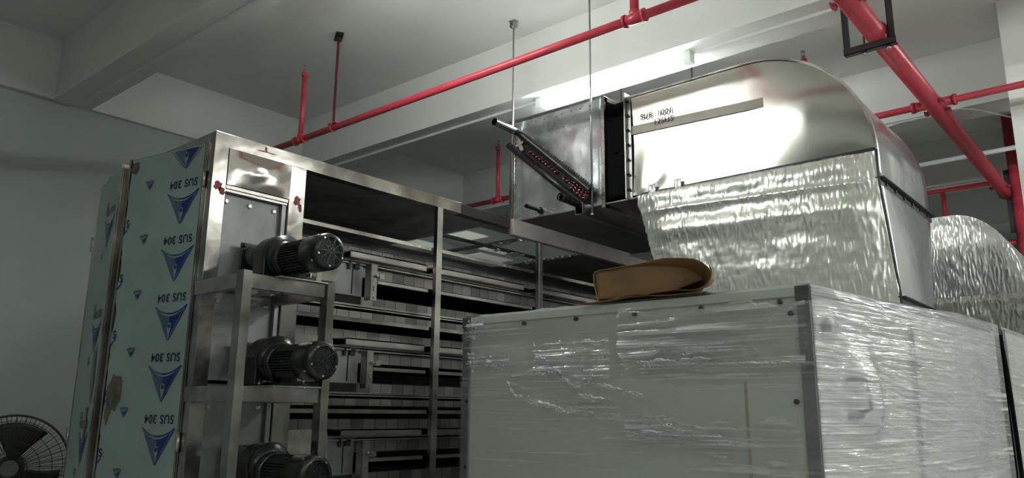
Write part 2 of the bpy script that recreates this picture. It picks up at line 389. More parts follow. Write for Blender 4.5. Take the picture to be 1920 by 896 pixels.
# hangers
def rod(x, y, z0, z1, lab, grp=None, clamp=True, r=.007):
    t = thing('hanger_rod', (x, y, z0), lab, 'rod', grp)
    bm = B(); tube(bm, [(x, y, z0), (x, y, z1)], r, 10)
    for k in range(int((z1 - z0) / .02)):
        pass
    obj('threaded_rod', bm, M['zinc'], t)
    if clamp:
        bm = B(); box(bm, x - .03, x + .03, y - .022, y + .022, z1 - .006, z1); box(bm, x - .022, x - .017, y - .022, y + .022, z1 - .055, z1)
        box(bm, x + .012, x + .017, y - .022, y + .022, z1 - .055, z1); tube(bm, [(x, y, z1 - .06), (x, y, z1 - .04)], .013, 8)
        obj('ceiling_clamp', bm, M['zinc'], t)
    bm = B(); tube(bm, [(x, y, z0), (x, y, z0 + .014)], .015, 6); obj('nut', bm, M['zinc'], t)
rod(-3.49, 4.09, 1.27, HC, 'thin threaded rod hanging from the ceiling to the left front corner of the heater box')
rod(-2.80, 4.09, 1.26, HC, 'thin threaded rod hanging before the lit lamp at the right of the heater box')
rod(-3.46, 5.53, 2.09, HC, 'short threaded rod behind the flexible connector, left of two short rods')
rod(-2.77, 5.53, 2.04, HC, 'short threaded rod above the elbow duct, right of two short rods')
def flat_hanger(x, y, z, lab):
    t = thing('pipe_hanger', (x, y, z), lab, 'pipe hanger')
    bm = B(); prism(bm, [(y - .075, HC), (y + .075, HC), (y + .075, HC - .012), (y - .075, HC - .012)], 'x', x - .03, x + .03)
    box(bm, x - .02, x + .02, y - .004, y + .004, HC - .04, HC - .01)
    bmesh.ops.rotate(bm, verts=bm.verts, cent=(x, y, HC), matrix=Matrix.Rotation(math.radians(60), 3, 'Z')); obj('ceiling_plate', bm, M['angle'], t)
    bm = B(); box(bm, x - .015, x + .015, y - .003, y + .003, z + .03, HC - .01); obj('flat_bar', bm, M['red_d'], t)
    bm = B(); box(bm, x - .05, x + .05, y - .02, y + .02, z + .03, z + .04)
    pts = [(x, y + .032 * math.cos(a), z + .032 * math.sin(a)) for a in [k * math.pi / 10 for k in range(21)]]
    tube(bm, pts, .004, 6, False); obj('clip', bm, M['red'], t)
flat_hanger(-4.71, 3.40, 2.115, 'dark flat bar hanger holding the front red branch pipe to the ceiling')
flat_hanger(-4.69, 5.77, 2.125, 'dark flat bar hanger whose plate shows on the ceiling above the heater box')
# black angle-iron trapeze that carries the main
t = thing('pipe_bracket', (-1.12, 4.41, 2.03), 'black angle iron trapeze bracket carrying the thick red main pipe', 'bracket')
for x in (-1.225, -.985):
    bm = B(); box(bm, x - .018, x + .018, 4.40, 4.404, 2.05, HB if False else HC); box(bm, x - .018, x - .014, 4.40, 4.436, 2.05, HC); obj('upright', bm, M['angle'], t)
bm = B(); box(bm, -1.243, -.962, 4.39, 4.394, 2.022, 2.062); box(bm, -1.243, -.962, 4.39, 4.43, 2.022, 2.026); obj('crossbar', bm, M['angle'], t)
bm = B()
pts = [(MX + .063 * math.cos(a), 4.41, MZ + .063 * math.sin(a)) for a in [math.pi * k / 12 for k in range(13)]]
tube(bm, [(MX + .063, 4.41, 2.0)] + pts + [(MX - .063, 4.41, 2.0)], .006, 8); obj('u_bolt', bm, M['red_d'], t)
bm = B(); [tube(bm, [(MX + s * .063, 4.41, 2.0), (MX + s * .063, 4.41, 2.018)], .012, 6) for s in (-1, 1)]; obj('nut', bm, M['bolt'], t)
# white conduit + loose cable at right
bm = B(); tube(bm, [(-3.2, 7.85, 2.3), (-.66, 7.85, 2.33)], .022, 12); tag(obj('conduit', bm, M['white']), 'white horizontal conduit passing behind the thick red pipe at right', 'conduit')
bm = B(); P = [(-1.6, 6.64, 2.36), (-1.28, 6.65, 2.365), (-1.16, 6.65, 2.37), (-1.05, 6.65, 2.362), (-.93, 6.65, 2.32), (-.8, 6.65, 2.25), (-.68, 6.65, 2.185)]
tube(bm, P, .007, 8); tag(obj('loose_cable', bm, M['wire']), 'thin grey cable sagging from the far beam to the column', 'cable')

# ------------------------------------------------------------------ belt dryer
FX = -2.97            # front (long) face plane
D = thing('belt_dryer', (-3.5, 4.5, -1.5), 'long stainless steel multi-deck belt dryer with blue-printed end doors', 'drying machine')
def dpart(name, bm, m, bevel=.0015, label=None): return obj(name, bm, m, D, bevel, label)
Y0, Y1, XB, ZT = 1.556, 9.0, -4.02, 1.15
dpart('corner_post', bx(FX - .05, FX, Y0, Y0 + .064, -1.5, 1.09), M['steel'])
dpart('post', bx(FX - .04, FX, 1.93, 2.012, -1.5, 1.09), M['steel'])
dpart('post', bx(FX - .028, FX, 2.862, 2.902, -1.5, 1.09), M['steel_b'])
dpart('post', bx(FX - .028, FX, 3.745, 3.785, -1.5, 1.044), M['steel_b'])
dpart('post', bx(FX - .05, FX, 5.9, 5.965, -1.5, 1.09), M['steel_b'])
dpart('back_post', bx(XB, XB + .05, Y0, Y0 + .06, -1.5, 1.09), M['steel_b'])
dpart('top_rail', bx(FX - .05, FX, Y0, 3.04, 1.088, ZT), M['steel'])
dpart('top_rail', bx(FX - .03, FX + .012, 3.482, 4.80, 1.045, 1.143), M['rail'], label='dull brownish top channel under the heater box')
dpart('top_rail', bx(FX - .03, FX - .005, 4.81, Y1, 1.05, 1.13), M['rail'])
dpart('top_rail', bx(FX - .06, FX - .01, 3.045, 3.478, 1.088, ZT - .003), M['angle'], label='steel top rail further along, its dark reflection painted in black')  # bare steel here, coloured black for the dark room it reflects
dpart('top_rail', bx(XB, FX - .05, Y0, Y0 + .04, 1.10, ZT), M['steel_b'])
dpart('back_rail', bx(XB, XB + .05, Y0 + .04, Y1, 1.09, ZT), M['steel_d'])
# roof sheet with an open hatch frame in its second bay
bm = B(); zr0, zr1 = 1.092, 1.098
HX0, HX1, HY0, HY1 = -3.95, -3.12, 3.36, 4.40
def wr(x, y): return zr0 - .018 + .022 * fbm(x * 2.4, y * 2.1, 3) + .012 * fbm(x * 9, y * 5, 7)
def env(a, b): return min(1, 8 * max(0, min(a, 1 - a, b * 2, 2 - 2 * b)))
grid(bm, lambda a, b: (XB + .03 + a * (FX - .045 - XB - .03), Y0 + .03 + b * (HY0 - Y0 - .03), zr0 + env(a, b) * (wr(a * 1.2, b * 1.7) - zr0)), 40, 60)
grid(bm, lambda a, b: (XB + .03 + a * (FX - .045 - XB - .03), HY1 + b * (Y1 - HY1), zr0 + env(a, b) * (wr(a * 1.2, 5 + b * 4) - zr0)), 40, 90)
box(bm, XB + .03, HX0, HY0, HY1, zr0, zr1); box(bm, HX1, FX - .045, HY0, HY1, zr0, zr1)
dpart('roof_sheet', bm, M['steel_d'], 0)
bm = B(); box(bm, HX0, HX1, 3.78, 3.80, 1.09, 1.11); box(bm, -3.49, -3.47, HY0, HY1, 1.09, 1.11)
dpart('hatch_bar', bm, M['angle'])
for (a, b, c, d) in ((-3.94, -3.76, 3.40, 3.68), (-3.94, -3.72, 4.02, 4.38), (-3.63, -3.54, 3.90, 4.24), (-3.53, -3.32, 3.46, 3.66)):  # added boards imitating bright patches of light in the hatch
    dpart('highlight_board', bx(a, b, c, d, 1.112, 1.118), M['translucent'], 0, 'pale translucent board added over the hatch to imitate a bright patch of light')
bm = B(); random.seed(5)
for k in range(16):
    along = random.random() < .5
    cx_, cy_ = (random.uniform(HX0, HX1), 3.79) if along else (-3.48, random.uniform(HY0, HY1))
    if random.random() < .4: cx_, cy_ = random.uniform(HX0, HX1), HY1 - .02
    s = random.uniform(.03, .07)
    def scrap(a, b, cx_=cx_, cy_=cy_, s=s, k=k): return (cx_ + (a - .5) * s * 1.6, cy_ + (b - .5) * s, 1.085 + .02 * fbm(a * 3 + k, b * 3, k))
    grid(bm, scrap, 5, 4)
o = dpart('film_scraps', bm, M['fold'], 0, 'torn clear plastic film scraps'); o['kind'] = 'stuff'
# end framing: drive-end panels between corner post and second post
zt0 = .857; PER = .427
bm = B(); grid(bm, lambda a, b: (FX + .003 + .007 * math.sin(math.pi * a) * math.sin(math.pi * b) + .003 * fbm(a * 3, b * 3, 6) * math.sin(math.pi * a) * math.sin(math.pi * b), 1.622 + .306 * a, .93 + .158 * b), 24, 16); dpart('cover_plate', bm, M['cover'], 0)
bm = B(); box(bm, FX - .02, FX - .002, 1.622, 1.928, .912, .928); box(bm, FX - .03, FX - .008, 1.622, 1.928, .90, .912); dpart('cover_lip', bm, M['steel_b'])
for k in range(5):
    z1_ = .90 - PER * k; z0_ = z1_ - PER + .07
    if k == 0: z0_ = .47
    dpart('bearing_panel', bx(FX - .05, FX - .034, 1.622, 1.928, z0_, z1_), M['plate'])
    bm = B(); box(bm, FX - .034, FX - .012, 1.905, 1.928, z0_, z1_); dpart('panel_channel', bm, M['steel_d'])
    bm = B()
    for yy in (1.645, 1.755, 1.875):
        if k and yy == 1.755: continue
        lathe(bm, (FX - .036, yy, z1_ - .035), (1, 0, 0), [(0, .011), (.004, .011), (.004, .008), (.012, .008)], 12)
    dpart('bolt_row', bm, M['bolt'], 0)
    if k: dpart('cross_rail', bx(FX - .03, FX - .004, 1.622, 1.928, z1_ + .012, z1_ + .055), M['steel_b'])
    # front corner film sleeve
# decks
random.seed(11)
WX = -3.10
def yseg(f): return [(2.02, 2.835), (2.905, 3.718), (3.79, 5.895), (5.97, 8.9)]
for k in range(6):
    z = zt0 - PER * k
    # angle rail (full length), flush with the posts
    for a, b in yseg(0):
        if b > 4 and k > 2: continue
        bm = B(); box(bm, FX - .045, FX - .012, a, b, z + .000, z + .004); box(bm, FX - .018, FX - .014, a, b, z - .014, z + .004)
        dpart('deck_rail', bm, M['steel'], 0)
    # side wall bands of one deck (plates, lips, channel)
    bm = B(); yA, yB = 2.012, Y1 - .1
    for lo, hi, xx in ((-.088, -.042, WX), (-.198, -.145, WX), (-.342, -.297, WX), (-.405, -.372, WX)):
        box(bm, xx - .012, xx, yA, yB, z + lo, z + hi)
    dpart('side_plates', bm, M['brick'], 0)
    bm = B()
    for lo, hi, xx in ((-.128, -.120, WX + .02), (-.142, -.135, WX + .03), (-.350, -.342, WX + .025), (-.360, -.354, WX + .015)):
        box(bm, WX - .012, xx, yA, yB, z + lo, z + hi)
    dpart('side_lip', bm, M['steel_b'], 0)
    for a, b in ((2.33, 2.84), (2.90, 3.66), (3.80, 5.4)):
        bm = B(); box(bm, WX, -3.02, a, b, z - .094, z - .088); box(bm, -3.026, -3.02, a, b, z - .120, z - .088); box(bm, WX, -3.02, a, b, z - .122, z - .118)
        dpart('guide_channel', bm, M['steel_b'], 0)
    bm = B(); box(bm, -3.9, WX - .012, yA, yB, z - .41, z - .40); box(bm, -3.9, WX - .02, yA, yB, z - .30, z - .29); box(bm, -3.9, WX - .03, yA, yB, z - .20, z - .19); 
    if k == 0:
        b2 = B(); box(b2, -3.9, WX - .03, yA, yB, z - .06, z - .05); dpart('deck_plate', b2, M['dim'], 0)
    else: box(bm, -3.9, WX - .03, yA, yB, z - .06, z - .05)
    dpart('belt', bm, M['void'], 0, 'conveyor belts of one deck, blackened to paint the deep shade between them')
    # short inner rail starting at the tensioner bracket
    for a, b in ((2.49, 2.835), (2.905, 3.718), (3.79, 5.8)):
        bm = B(); box(bm, FX - .06, FX - .03, a, b, z - .238, z - .222); dpart('inner_rail', bm, M['steel_b'], 0)
    # drive-end plates (left of the bracket)
    bm = B(); box(bm, WX + .005, WX + .016, 2.02, 2.46, z - .30, z - .13); dpart('side_cover', bm, M['plate'])
    bm = B(); box(bm, WX, WX + .012, 2.02, 2.46, z - .345, z - .30); dpart('side_cover', bm, M['void'], 0, 'dark slot strip')
    pts = [(2.03, z - .09), (2.27, z - .085), (2.29, z - .10), (2.30, z - .235), (2.28, z - .25), (2.05, z - .25), (2.03, z - .23)]
    bm = B(); prism(bm, pts, 'x', WX + .02, WX + .032); dpart('bearing_plate', bm, M['rust'])
    bm = B()
    for q, (yy, zz) in enumerate(((2.24, z - .13), (2.22, z - .15), (2.255, z - .155))):
        lathe(bm, (WX + .030, yy, zz), (1, 0, 0), [(0, .007), (.006, .007)], 10)
    dpart('rust_bolt', bm, M['angle'], 0)
    bm = B(); box(bm, WX + .016, WX + .03, 2.36, 2.375, z - .17, z - .13); box(bm, WX + .016, WX + .03, 2.40, 2.43, z - .165, z - .135); box(bm, WX + .014, WX + .02, 2.392, 2.398, z - .29, z - .12)
    dpart('latch', bm, M['angle'])
    # tensioner bracket: angle with slotted flange and bolts
    bm = B(); box(bm, -3.04, -2.995, 2.44, 2.445, z - .325, z - .142); box(bm, -3.0, -2.995, 2.44, 2.482, z - .325, z - .142)
    br = dpart('tensioner_bracket', bm, M['steel_b'])
    bm = B()
    lathe(bm, (-2.995, 2.47, z - .20), (1, 0, 0), [(0, .008), (.018, .008)], 8); box(bm, -2.995, -2.975, 2.482, 2.51, z - .215, z - .19)
    obj('bolt', bm, M['bolt'], br)
    for zz in (.255, .27, .31): bm = B(); lathe(bm, (-2.995, 2.465, z - zz), (1, 0, 0), [(0, .006), (.006, .006)], 8); obj('bolt', bm, M['bolt'], br)
# curved chain guard seen low behind the motors
for k in range(3):
    z = zt0 - PER * k; bm = B(); pts = []
    cy_, cz_ = 2.03, z - .42
    for a in range(9):
        an = math.radians(90 - a * 8); pts.append((cy_ + .26 * math.cos(an) - .02, cz_ + .20 * math.sin(an)))
    for a, b in zip(pts, pts[1:]): bar(bm, (WX + .04, a[0], a[1]), (WX + .04, b[0], b[1]), .03, .012)
    dpart('chain_guard', bm, M['angle'], 0)
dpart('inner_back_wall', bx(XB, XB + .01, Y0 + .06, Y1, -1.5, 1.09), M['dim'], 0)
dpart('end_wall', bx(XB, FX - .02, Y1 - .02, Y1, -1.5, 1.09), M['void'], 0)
dpart('base_pan', bx(XB, FX - .02, Y0 + .05, Y1, -1.5, -1.45), M['steel_d'], 0)
# red marker smears on the frame (thin paint skins)
def smear(x, pts, name='red_mark'):
    bm = B(); random.seed(len(pts) * 7)
    P_ = []
    for (y, z, r1, r2) in pts:
        ring = [(y + r1 * math.cos(a) * random.uniform(.6, 1.2), z + r2 * math.sin(a) * random.uniform(.6, 1.2)) for a in [k * math.pi / 6 for k in range(12)]]
        prism(bm, ring, 'x', x, x + .0008)
    dpart(name, bm, M['redmark'], 0, 'smeared red marker patch')
smear(FX + .0002, [(1.585, .915, .022, .022), (1.605, .895, .018, .018)])
smear(FX + .0002, [(1.972, .93, .02, .025), (1.99, .90, .012, .02)])
smear(FX + .0002, [(1.80, 1.117, .055, .003), (1.795, 1.128, .006, .014)])
# --- doors (two leaves, both slightly ajar)
def leaf_frame(h, f):
    h = Vector(h); f = Vector(f); e = (f - h); L = e.length; e.normalize(); n = Vector((e.y, -e.x)); n = n if n.y < 0 else -n
    return h, e, n, L
def txt(body, size):
    cu = bpy.data.curves.new('t', 'FONT'); cu.body = body; cu.size = size; cu.align_x = 'CENTER'; cu.align_y = 'CENTER'; cu.space_character = 1.12
    cu.offset = size * .018
    o = bpy.data.objects.new('t', cu); C.objects.link(o)
    dg = bpy.context.evaluated_depsgraph_get(); me = bpy.data.meshes.new_from_object(o.evaluated_get(dg))
    bpy.data.objects.remove(o); bpy.data.curves.remove(cu); return me
ME304 = txt('SUS 304', .048); MES = txt('S', .048); MESM = txt('SUS304', .016)
def add_me(bm, me, mtx, mi):
    n0 = len(bm.verts); f0 = len(bm.faces)
    bm.from_mesh(me); bm.verts.ensure_lookup_table(); bm.faces.ensure_lookup_table()
    for v in bm.verts[n0:]: v.co = mtx @ v.co
    for f in bm.faces[f0:]: f.material_index = mi
def leaf(h, f, z0, z1, t_, logos, name, hinge_zs, right=True):
    h, e, n, L = leaf_frame(h, f)
    def P(u, v, w): return Vector((h.x + e.x * u + n.x * v, h.y + e.y * u + n.y * v, w))
    def lb(bm, u0, u1, v0, v1, w0, w1, mi=0):
        V = [bm.verts.new(P(u, v, w)) for u in (u0, u1) for v in (v0, v1) for w in (w0, w1)]
        for q in ((0, 1, 3, 2), (4, 6, 7, 5), (0, 4, 5, 1), (2, 3, 7, 6), (0, 2, 6, 4), (1, 5, 7, 3)): bm.faces.new([V[i] for i in q]).material_index = mi
    bm = B(); lb(bm, .0, L, -t_, -.001, z0, z1); d = obj('door', bm, M['steel'], D, .002)
    for zz in hinge_zs:
        bm = B(); a = P(.0, .006, zz - .035); b = P(.0, .006, zz + .035); tube(bm, [a, b], .009, 12); tube(bm, [b, b + Vector((0, 0, .004))], .006, 8); obj('hinge', bm, M['steel_b'], d)
    # printed protective film: wavy sheet with ragged free edge
    bm = B()
    def film(a, b):
        u = .014 + a * (L - .03); w = z0 + .01 + b * (z1 - z0 - .014)
        if a > .985: u += .012 * fbm(w * 9, 1, 2)
        return P(u, .0015 + .0018 * abs(fbm(u * 5, w * 3, 4)), w)
    grid(bm, film, 30, 140)
    def decal(u, w, s=1., big=True):
        # local axes: x = viewer's right, y = up. viewer's right is -e for leaf hinged right
        rx = Vector((-e.x, -e.y, 0)) if right else Vector((e.x, e.y, 0)); 
        if rx.x < 0: rx = -rx
        o = P(u, .0048, w); nn = Vector((n.x, n.y, 0))
        def m(rot): return Matrix.Translation(o) @ Matrix(((rx.x, 0, nn.x, 0), (rx.y, 0, nn.y, 0), (0, 1, 0, 0), (0, 0, 0, 1))) @ rot
        ym = z1 - .012 - w
        def poly(pts, mi):
            if ym < .02 and min(p[1] for p in pts) > ym - .02: return
            V = [bm.verts.new(m(Matrix.Identity(4)) @ Vector((x * s, min(y * s, ym), 0))) for x, y in pts]
            bm.faces.new(V).material_index = mi
        def arc(x0, x1, yend, dip, k=12): return [(x0 + (x1 - x0) * i / k, yend - dip * (1 - (2 * (i / k) - 1) ** 2)) for i in range(k + 1)]
        # triangle body (concave top), left half halftone, right half solid, with a small mark left open in the middle
        top = arc(-.082, .082, .0, .028)
        half = [p for p in top if p[0] >= -.001]
        tip = (0., -.118)
        gx = .010
        L_ = [p for p in top if p[0] <= .001]
        poly(L_ + [(0, -.052), (-.013, -.058), (-.013, -.080), tip], 2)
        poly([(0, -.028)] + half[1:] + [tip, (.013, -.080), (.013, -.058), (0, -.052)], 1)
        poly([(-.006, -.060), (.006, -.060), (.009, -.072), (.002, -.078), (-.007, -.074)], 1)
        a1 = arc(-.100, .100, .018, .032); a2 = arc(-.100, .100, .012, .032)
        for i in range(12): poly([a1[i], a1[i + 1], a2[i + 1], a2[i]], 1 if i > 4 else 2)
        poly([(.100, .018), (.104, .014), (.004, -.128), (0, -.124)], 1); poly([(-.100, .018), (-.096, .016), (0, -.122), (-.003, -.128)], 2)
        if ym < .05: return
        if big: add_me(bm, ME304, m(Matrix.Translation((0.0, .052 * s, 0)) @ Matrix.Rotation(math.pi, 4, 'Z') @ Matrix.Scale(s, 4)), 3)
        else: add_me(bm, MESM, m(Matrix.Translation((0.0, .035 * s, 0)) @ Matrix.Rotation(math.pi, 4, 'Z')), 3)
    def cuts(u, w):
        rx = Vector((-e.x, -e.y, 0)) 
        if rx.x < 0: rx = -rx
        nn = Vector((n.x, n.y, 0)); m = Matrix.Translation(P(u, .0048, w)) @ Matrix(((rx.x, 0, nn.x, 0), (rx.y, 0, nn.y, 0), (0, 1, 0, 0), (0, 0, 0, 1)))
        add_me(bm, MES, m @ Matrix.Rotation(math.pi, 4, 'Z'), 3)
        for i in range(4):
            V = [bm.verts.new(m @ Vector(p)) for p in ((.012 * i - .03, -.045 + .006 * i * i * .5, 0), (.012 * i - .018, -.045 + .006 * (i + 1) ** 2 * .5, 0), (.012 * i - .018, -.052 + .006 * (i + 1) ** 2 * .5, 0), (.012 * i - .03, -.055 + .006 * i * i * .5, 0))]
            bm.faces.new(V).material_index = 1
    for kind, u, w in logos:
        if kind == 'b': decal(u, w)
        elif kind == 's': decal(u, w, .24, False)
        else: cuts(u, w)
    # torn patches where the film is ripped off and bare metal shows
    for (u, w, r1, r2) in ([(.435, .06, .05, .085), (.47, -.02, .022, .05), (.44, .12, .02, .02), (.49, -.36, .03, .06), (.475, 1.06, .03, .03)] if right else [(.40, .15, .04, .12), (.36, -.06, .03, .09)]):
        random.seed(int(u * 1000)); ring = []
        for k in range(16):
            a = k * math.pi / 8; q = random.uniform(.65, 1.15); ring.append(P(min(u + r1 * math.cos(a) * q, L - .004), .0052, w + r2 * math.sin(a) * q))
        bm.faces.new([bm.verts.new(p) for p in ring]).material_index = 4
    obj('protective_film', bm, [M['film_pat'], M['ink'], M['ink2'], M['inktext'], M['torn']], d, label='blue-grey protective film with upside-down SUS 304 print')
    # bright edge profiles
    bm = B()
    lb(bm, L - .012, L, 0, .006, z0, z1); lb(bm, 0.003, .012, 0, .005, z0, z1)
    obj('edge_profile', bm, M['steel'], d)
    return d
logos = [('b', .128, 1.137 - .2454 * k) for k in range(0, 10)] + [('s', .357, 1.218 - .245 * k) for k in range(1, 8)] + [('c', .482, 1.052 - .246 * k) for k in range(1, 7)]
logos.insert(0, ('t', 0, 0)); logos.pop(0)
leaf((-3.022, 1.552), (-3.530, 1.456), -1.42, 1.108, .03, logos + [('b', .128, 1.137 - .03)][0:0], 'right', (.945, -.128, -1.1))
logos2 = [('s', .26, .95 - .245 * k) for k in range(7)] + [('b', .34, .86 - .49 * k) for k in range(4)]
leaf((-4.085, 1.552), (-3.605, 1.455), -1.42, 1.105, .03, logos2, 'left', (.8, -.128, -1.1), False)

# ------------------------------------------------------------------ motor stand and gear motors
S = thing('motor_stand', (-2.8, 1.72, -1.5), 'square tube steel stand with shelves carrying the gear motors', 'stand')
PX0, PX1 = -2.652, -2.602
obj('post', bx(PX0, PX1, 1.522, 1.560, -1.5, .510), M['steel'], S, .002)
obj('post', bx(PX0, PX1, 1.902, 1.938, -1.5, .508), M['steel'], S, .002)
SH = [.502, .085, -.33, -.75]
for i, z in enumerate(SH):
    bm = B(); box(bm, PX0 + .008, PX1 - .012, 1.561, 1.901, z - .056, z); obj('front_rail', bm, M['steel'], S, .002)
    bm = B(); box(bm, FX + .001, PX0, 1.527, 1.560, z - .056, z); obj('side_rail', bm, M['steel_b'], S, .002)
    bm = B(); box(bm, FX + .001, PX0, 1.902, 1.935, z - .056, z); obj('side_rail', bm, M['steel_b'], S, .002)
    bm = B(); box(bm, FX + .001, PX0, 1.70, 1.735, z - .05, z - .002); obj('middle_rail', bm, M['steel_b'], S, .002)
    bm = B(); box(bm, -2.90, -2.60, 1.68, 1.90, z, z + .006); obj('base_plate', bm, M['galv'], S, .001)
ML = ['black finned gear motor on the topmost shelf of the steel stand', 'black finned gear motor on the middle shelf of the steel stand',
      'black finned gear motor on the lowest visible shelf at the bottom edge']
def gear_motor(z, lab):
    yc = 1.785; A = (1, 0, 0)
    g = thing('gear_motor', (-2.7, yc, z + .006), lab, 'motor', 'gear motors on the stand')
    ca = z + .098       # motor axis
    co = z + .135       # output axis
    bm = B(); box(bm, FX + .001, FX + .013, yc - .075, yc + .055, co - .065, co + .055)
    for a, b in ((-.062, .043), (-.062, -.052), (.042, .043), (.042, -.052)): lathe(bm, (FX + .013, yc + a, co + b), A, [(0, .010), (.010, .010)], 6)
    obj('mounting_flange', bm, M['motor'], g, .002)
    bm = B(); lathe(bm, (FX + .013, yc - .01, co), A, [(0, .052), (.02, .050), (.09, .048), (.11, .052), (.125, .052)], 28); obj('output_housing', bm, M['shaft'], g)
    # gearcase: rounded arch on two feet
    bm = B(); pts = []
    cz = z + .112; R = .092
    for k in range(19):
        an = math.pi * k / 18 - .12 * math.cos(math.pi * k / 18); pts.append((yc + .005 + R * math.cos(an), cz + R * math.sin(an)))
    pts = [(yc + .005 + R, z + .006), ] + pts + [(yc + .005 - R, z + .006)] + [(yc - .05, z + .006), (yc - .04, z + .03), (yc + .05, z + .03), (yc + .06, z + .006)]
    prism(bm, pts, 'x', -2.845, -2.765); obj('gearcase', bm, M['motor'], g, .008)
    bm = B(); lathe(bm, (-2.765, yc + .01, cz + .003), A, [(0, .093), (.012, .093), (.022, .086), (.034, .07), (.04, .06)], 32)
    for k in range(6):
        an = k * math.pi / 3 + .4; bar(bm, (-2.74, yc + .01 + .05 * math.cos(an), cz + .05 * math.sin(an)), (-2.75, yc + .01 + .084 * math.cos(an), cz + .084 * math.sin(an)), .01, .02)
    obj('gear_cover', bm, M['motor'], g)
    bm = B(); lathe(bm, (-2.735, yc, ca), A, [(0, .074), (.01, .076), (.022, .076), (.03, .064)], 32); obj('end_bell', bm, M['motor'], g)
    bm = B(); lathe(bm, (-2.71, yc, ca), A, [(0, .060), (.17, .060)], 32)
    for k in range(36):
        an = 2 * math.pi * k / 36
        if -1.95 < math.atan2(math.sin(an), math.cos(an)) < -1.2: continue
        bar(bm, (-2.70, yc + .0625 * math.cos(an), ca + .0625 * math.sin(an)), (-2.555, yc + .0625 * math.cos(an), ca + .0625 * math.sin(an)), .0035 if abs(math.sin(an)) > .7 else .012, .012 if abs(math.sin(an)) > .7 else .0035)
    obj('finned_body', bm, M['motor'], g)
    bm = B(); lathe(bm, (-2.555, yc, ca), A, [(0, .070), (.004, .073), (.085, .074), (.105, .073), (.115, .066), (.118, .056)], 36, cap=False)
    fc = obj('fan_cover', bm, M['motor'], g)
    bm = B(); xg = -2.437
    for r in (.008, .016, .024, .032, .040, .048, .055):
        tube(bm, [(xg, yc + r * math.cos(a), ca + r * math.sin(a)) for a in [k * math.pi / 12 for k in range(25)]], .0016, 5, False)
    for k in range(10):
        an = k * math.pi / 5; bar(bm, (xg, yc + .006 * math.cos(an), ca + .006 * math.sin(an)), (xg, yc + .056 * math.cos(an), ca + .056 * math.sin(an)), .003, .003)
    lathe(bm, (xg - .02, yc, ca), A, [(0, .055), (.001, .055)], 24); obj('grille', bm, M['motor'], fc)
    for k in range(4):
        bm = B(); an = k * math.pi / 2 + .6; lathe(bm, (-2.47, yc + .0735 * math.cos(an), ca + .0735 * math.sin(an)), (0, math.cos(an), math.sin(an)), [(-.002, .005), (.003, .005)], 8); obj('screw', bm, M['bolt'], fc)
    for k in range(5):
        bm = B(); an = k * 2 * math.pi / 5 + .9; lathe(bm, (-2.439, yc + .058 * math.cos(an), ca + .058 * math.sin(an)), A, [(0, .004), (.004, .004)], 8); obj('screw', bm, M['bolt'], fc)
    bm = B(); box(bm, -2.68, -2.60, yc + .055, yc + .10, ca - .02, ca + .05); obj('terminal_box', bm, M['motor'], g, .005)
    for (a, b) in ((-2.77, -.06), (-2.65, .06), (-2.77, .075)):
        bm = B(); tube(bm, [(a, yc + b, z + .006), (a, yc + b, z + .04)], .006, 8); tube(bm, [(a, yc + b, z + .012), (a, yc + b, z + .02)], .011, 6); obj('bolt', bm, M['bolt'], g)
    bm = B(); box(bm, -2.72, -2.60, yc - .03, yc + .05, z + .006, z + .016); box(bm, -2.70, -2.62, yc - .012, yc + .012, z + .016, ca - .055); obj('foot', bm, M['motor'], g)
for z, l in zip(SH, ML): gear_motor(z, l)
# grey sheet-metal guard behind the top motor
bm = B(); prism(bm, [(1.99, .50), (2.10, .50), (2.10, .66), (2.075, .66), (2.07, .53), (1.99, .52)], 'x', -2.93, -2.925)
obj('guard_plate', bm, M['rust'], S)

# ------------------------------------------------------------------ heater box above the dryer
HB_ = thing('heater_box', (-3.15, 4.9, 1.25), 'riveted galvanised air heater box hanging beside the elbow duct', 'heater box')
bx0, bx1, by0, by1, bz0, bz1 = -3.555, -2.735, 4.15, 5.66, 1.345, 2.083
bm = B()
def fp(a, b):
    x = bx0 + a * (bx1 - bx0); z = bz0 + b * (bz1 - bz0); e = min(1, 8 * min(a, 1 - a, b, 1 - b))
    return (x, by0 - .010 * e * fbm(x * 2.2, z * 2.2, 9) - .006 * e * (1 - abs((x - bx0) / .82 + (z - bz0) / .74 - 1)), z)
grid(bm, fp, 40, 40); obj('front_panel', bm, M['galv'], HB_)
bm = B(); box(bm, bx0, bx0 + .004, by0, by1, bz0, bz1); box(bm, bx0, bx1, by1, by1 + .004, bz0, bz1); box(bm, bx0, bx1, by0 + .002, by1, bz1, bz1 + .004); box(bm, bx1 - .07, bx1, by0 + .004, by1, bz1 - .05, bz1); box(bm, bx1 - .05, bx1, by1 - .06, by1, bz0, bz1)
obj('casing', bm, M['galv'], HB_)
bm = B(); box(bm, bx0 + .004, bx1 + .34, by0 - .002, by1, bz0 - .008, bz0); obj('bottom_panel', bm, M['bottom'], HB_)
bm = B()
for a, b, c, d in ((-2.895, -2.835, 1.266, 1.269), (-2.895, -2.835, 1.342, 1.345), (-2.895, -2.892, 1.266, 1.345), (-2.838, -2.835, 1.266, 1.345)): box(bm, a, b, 4.03, 5.7, c, d)
obj('square_tube', bm, M['steel_b'], HB_)
bm = B(); box(bm, bx1 - .028, bx1 + .004, by0 - .006, by0 - .002, bz0 - .03, bz1 + .012); box(bm, bx1, bx1 + .004, by0 - .006, by0 + .035, bz0 - .03, bz1 + .012); box(bm, bx1, bx1 + .004, by0, by1, bz1 - .03, bz1 + .012); box(bm, bx1, bx1 + .004, by0, by1, bz0 - .03, bz0 + .01)
obj('flange', bm, M['steel'], HB_, .001)
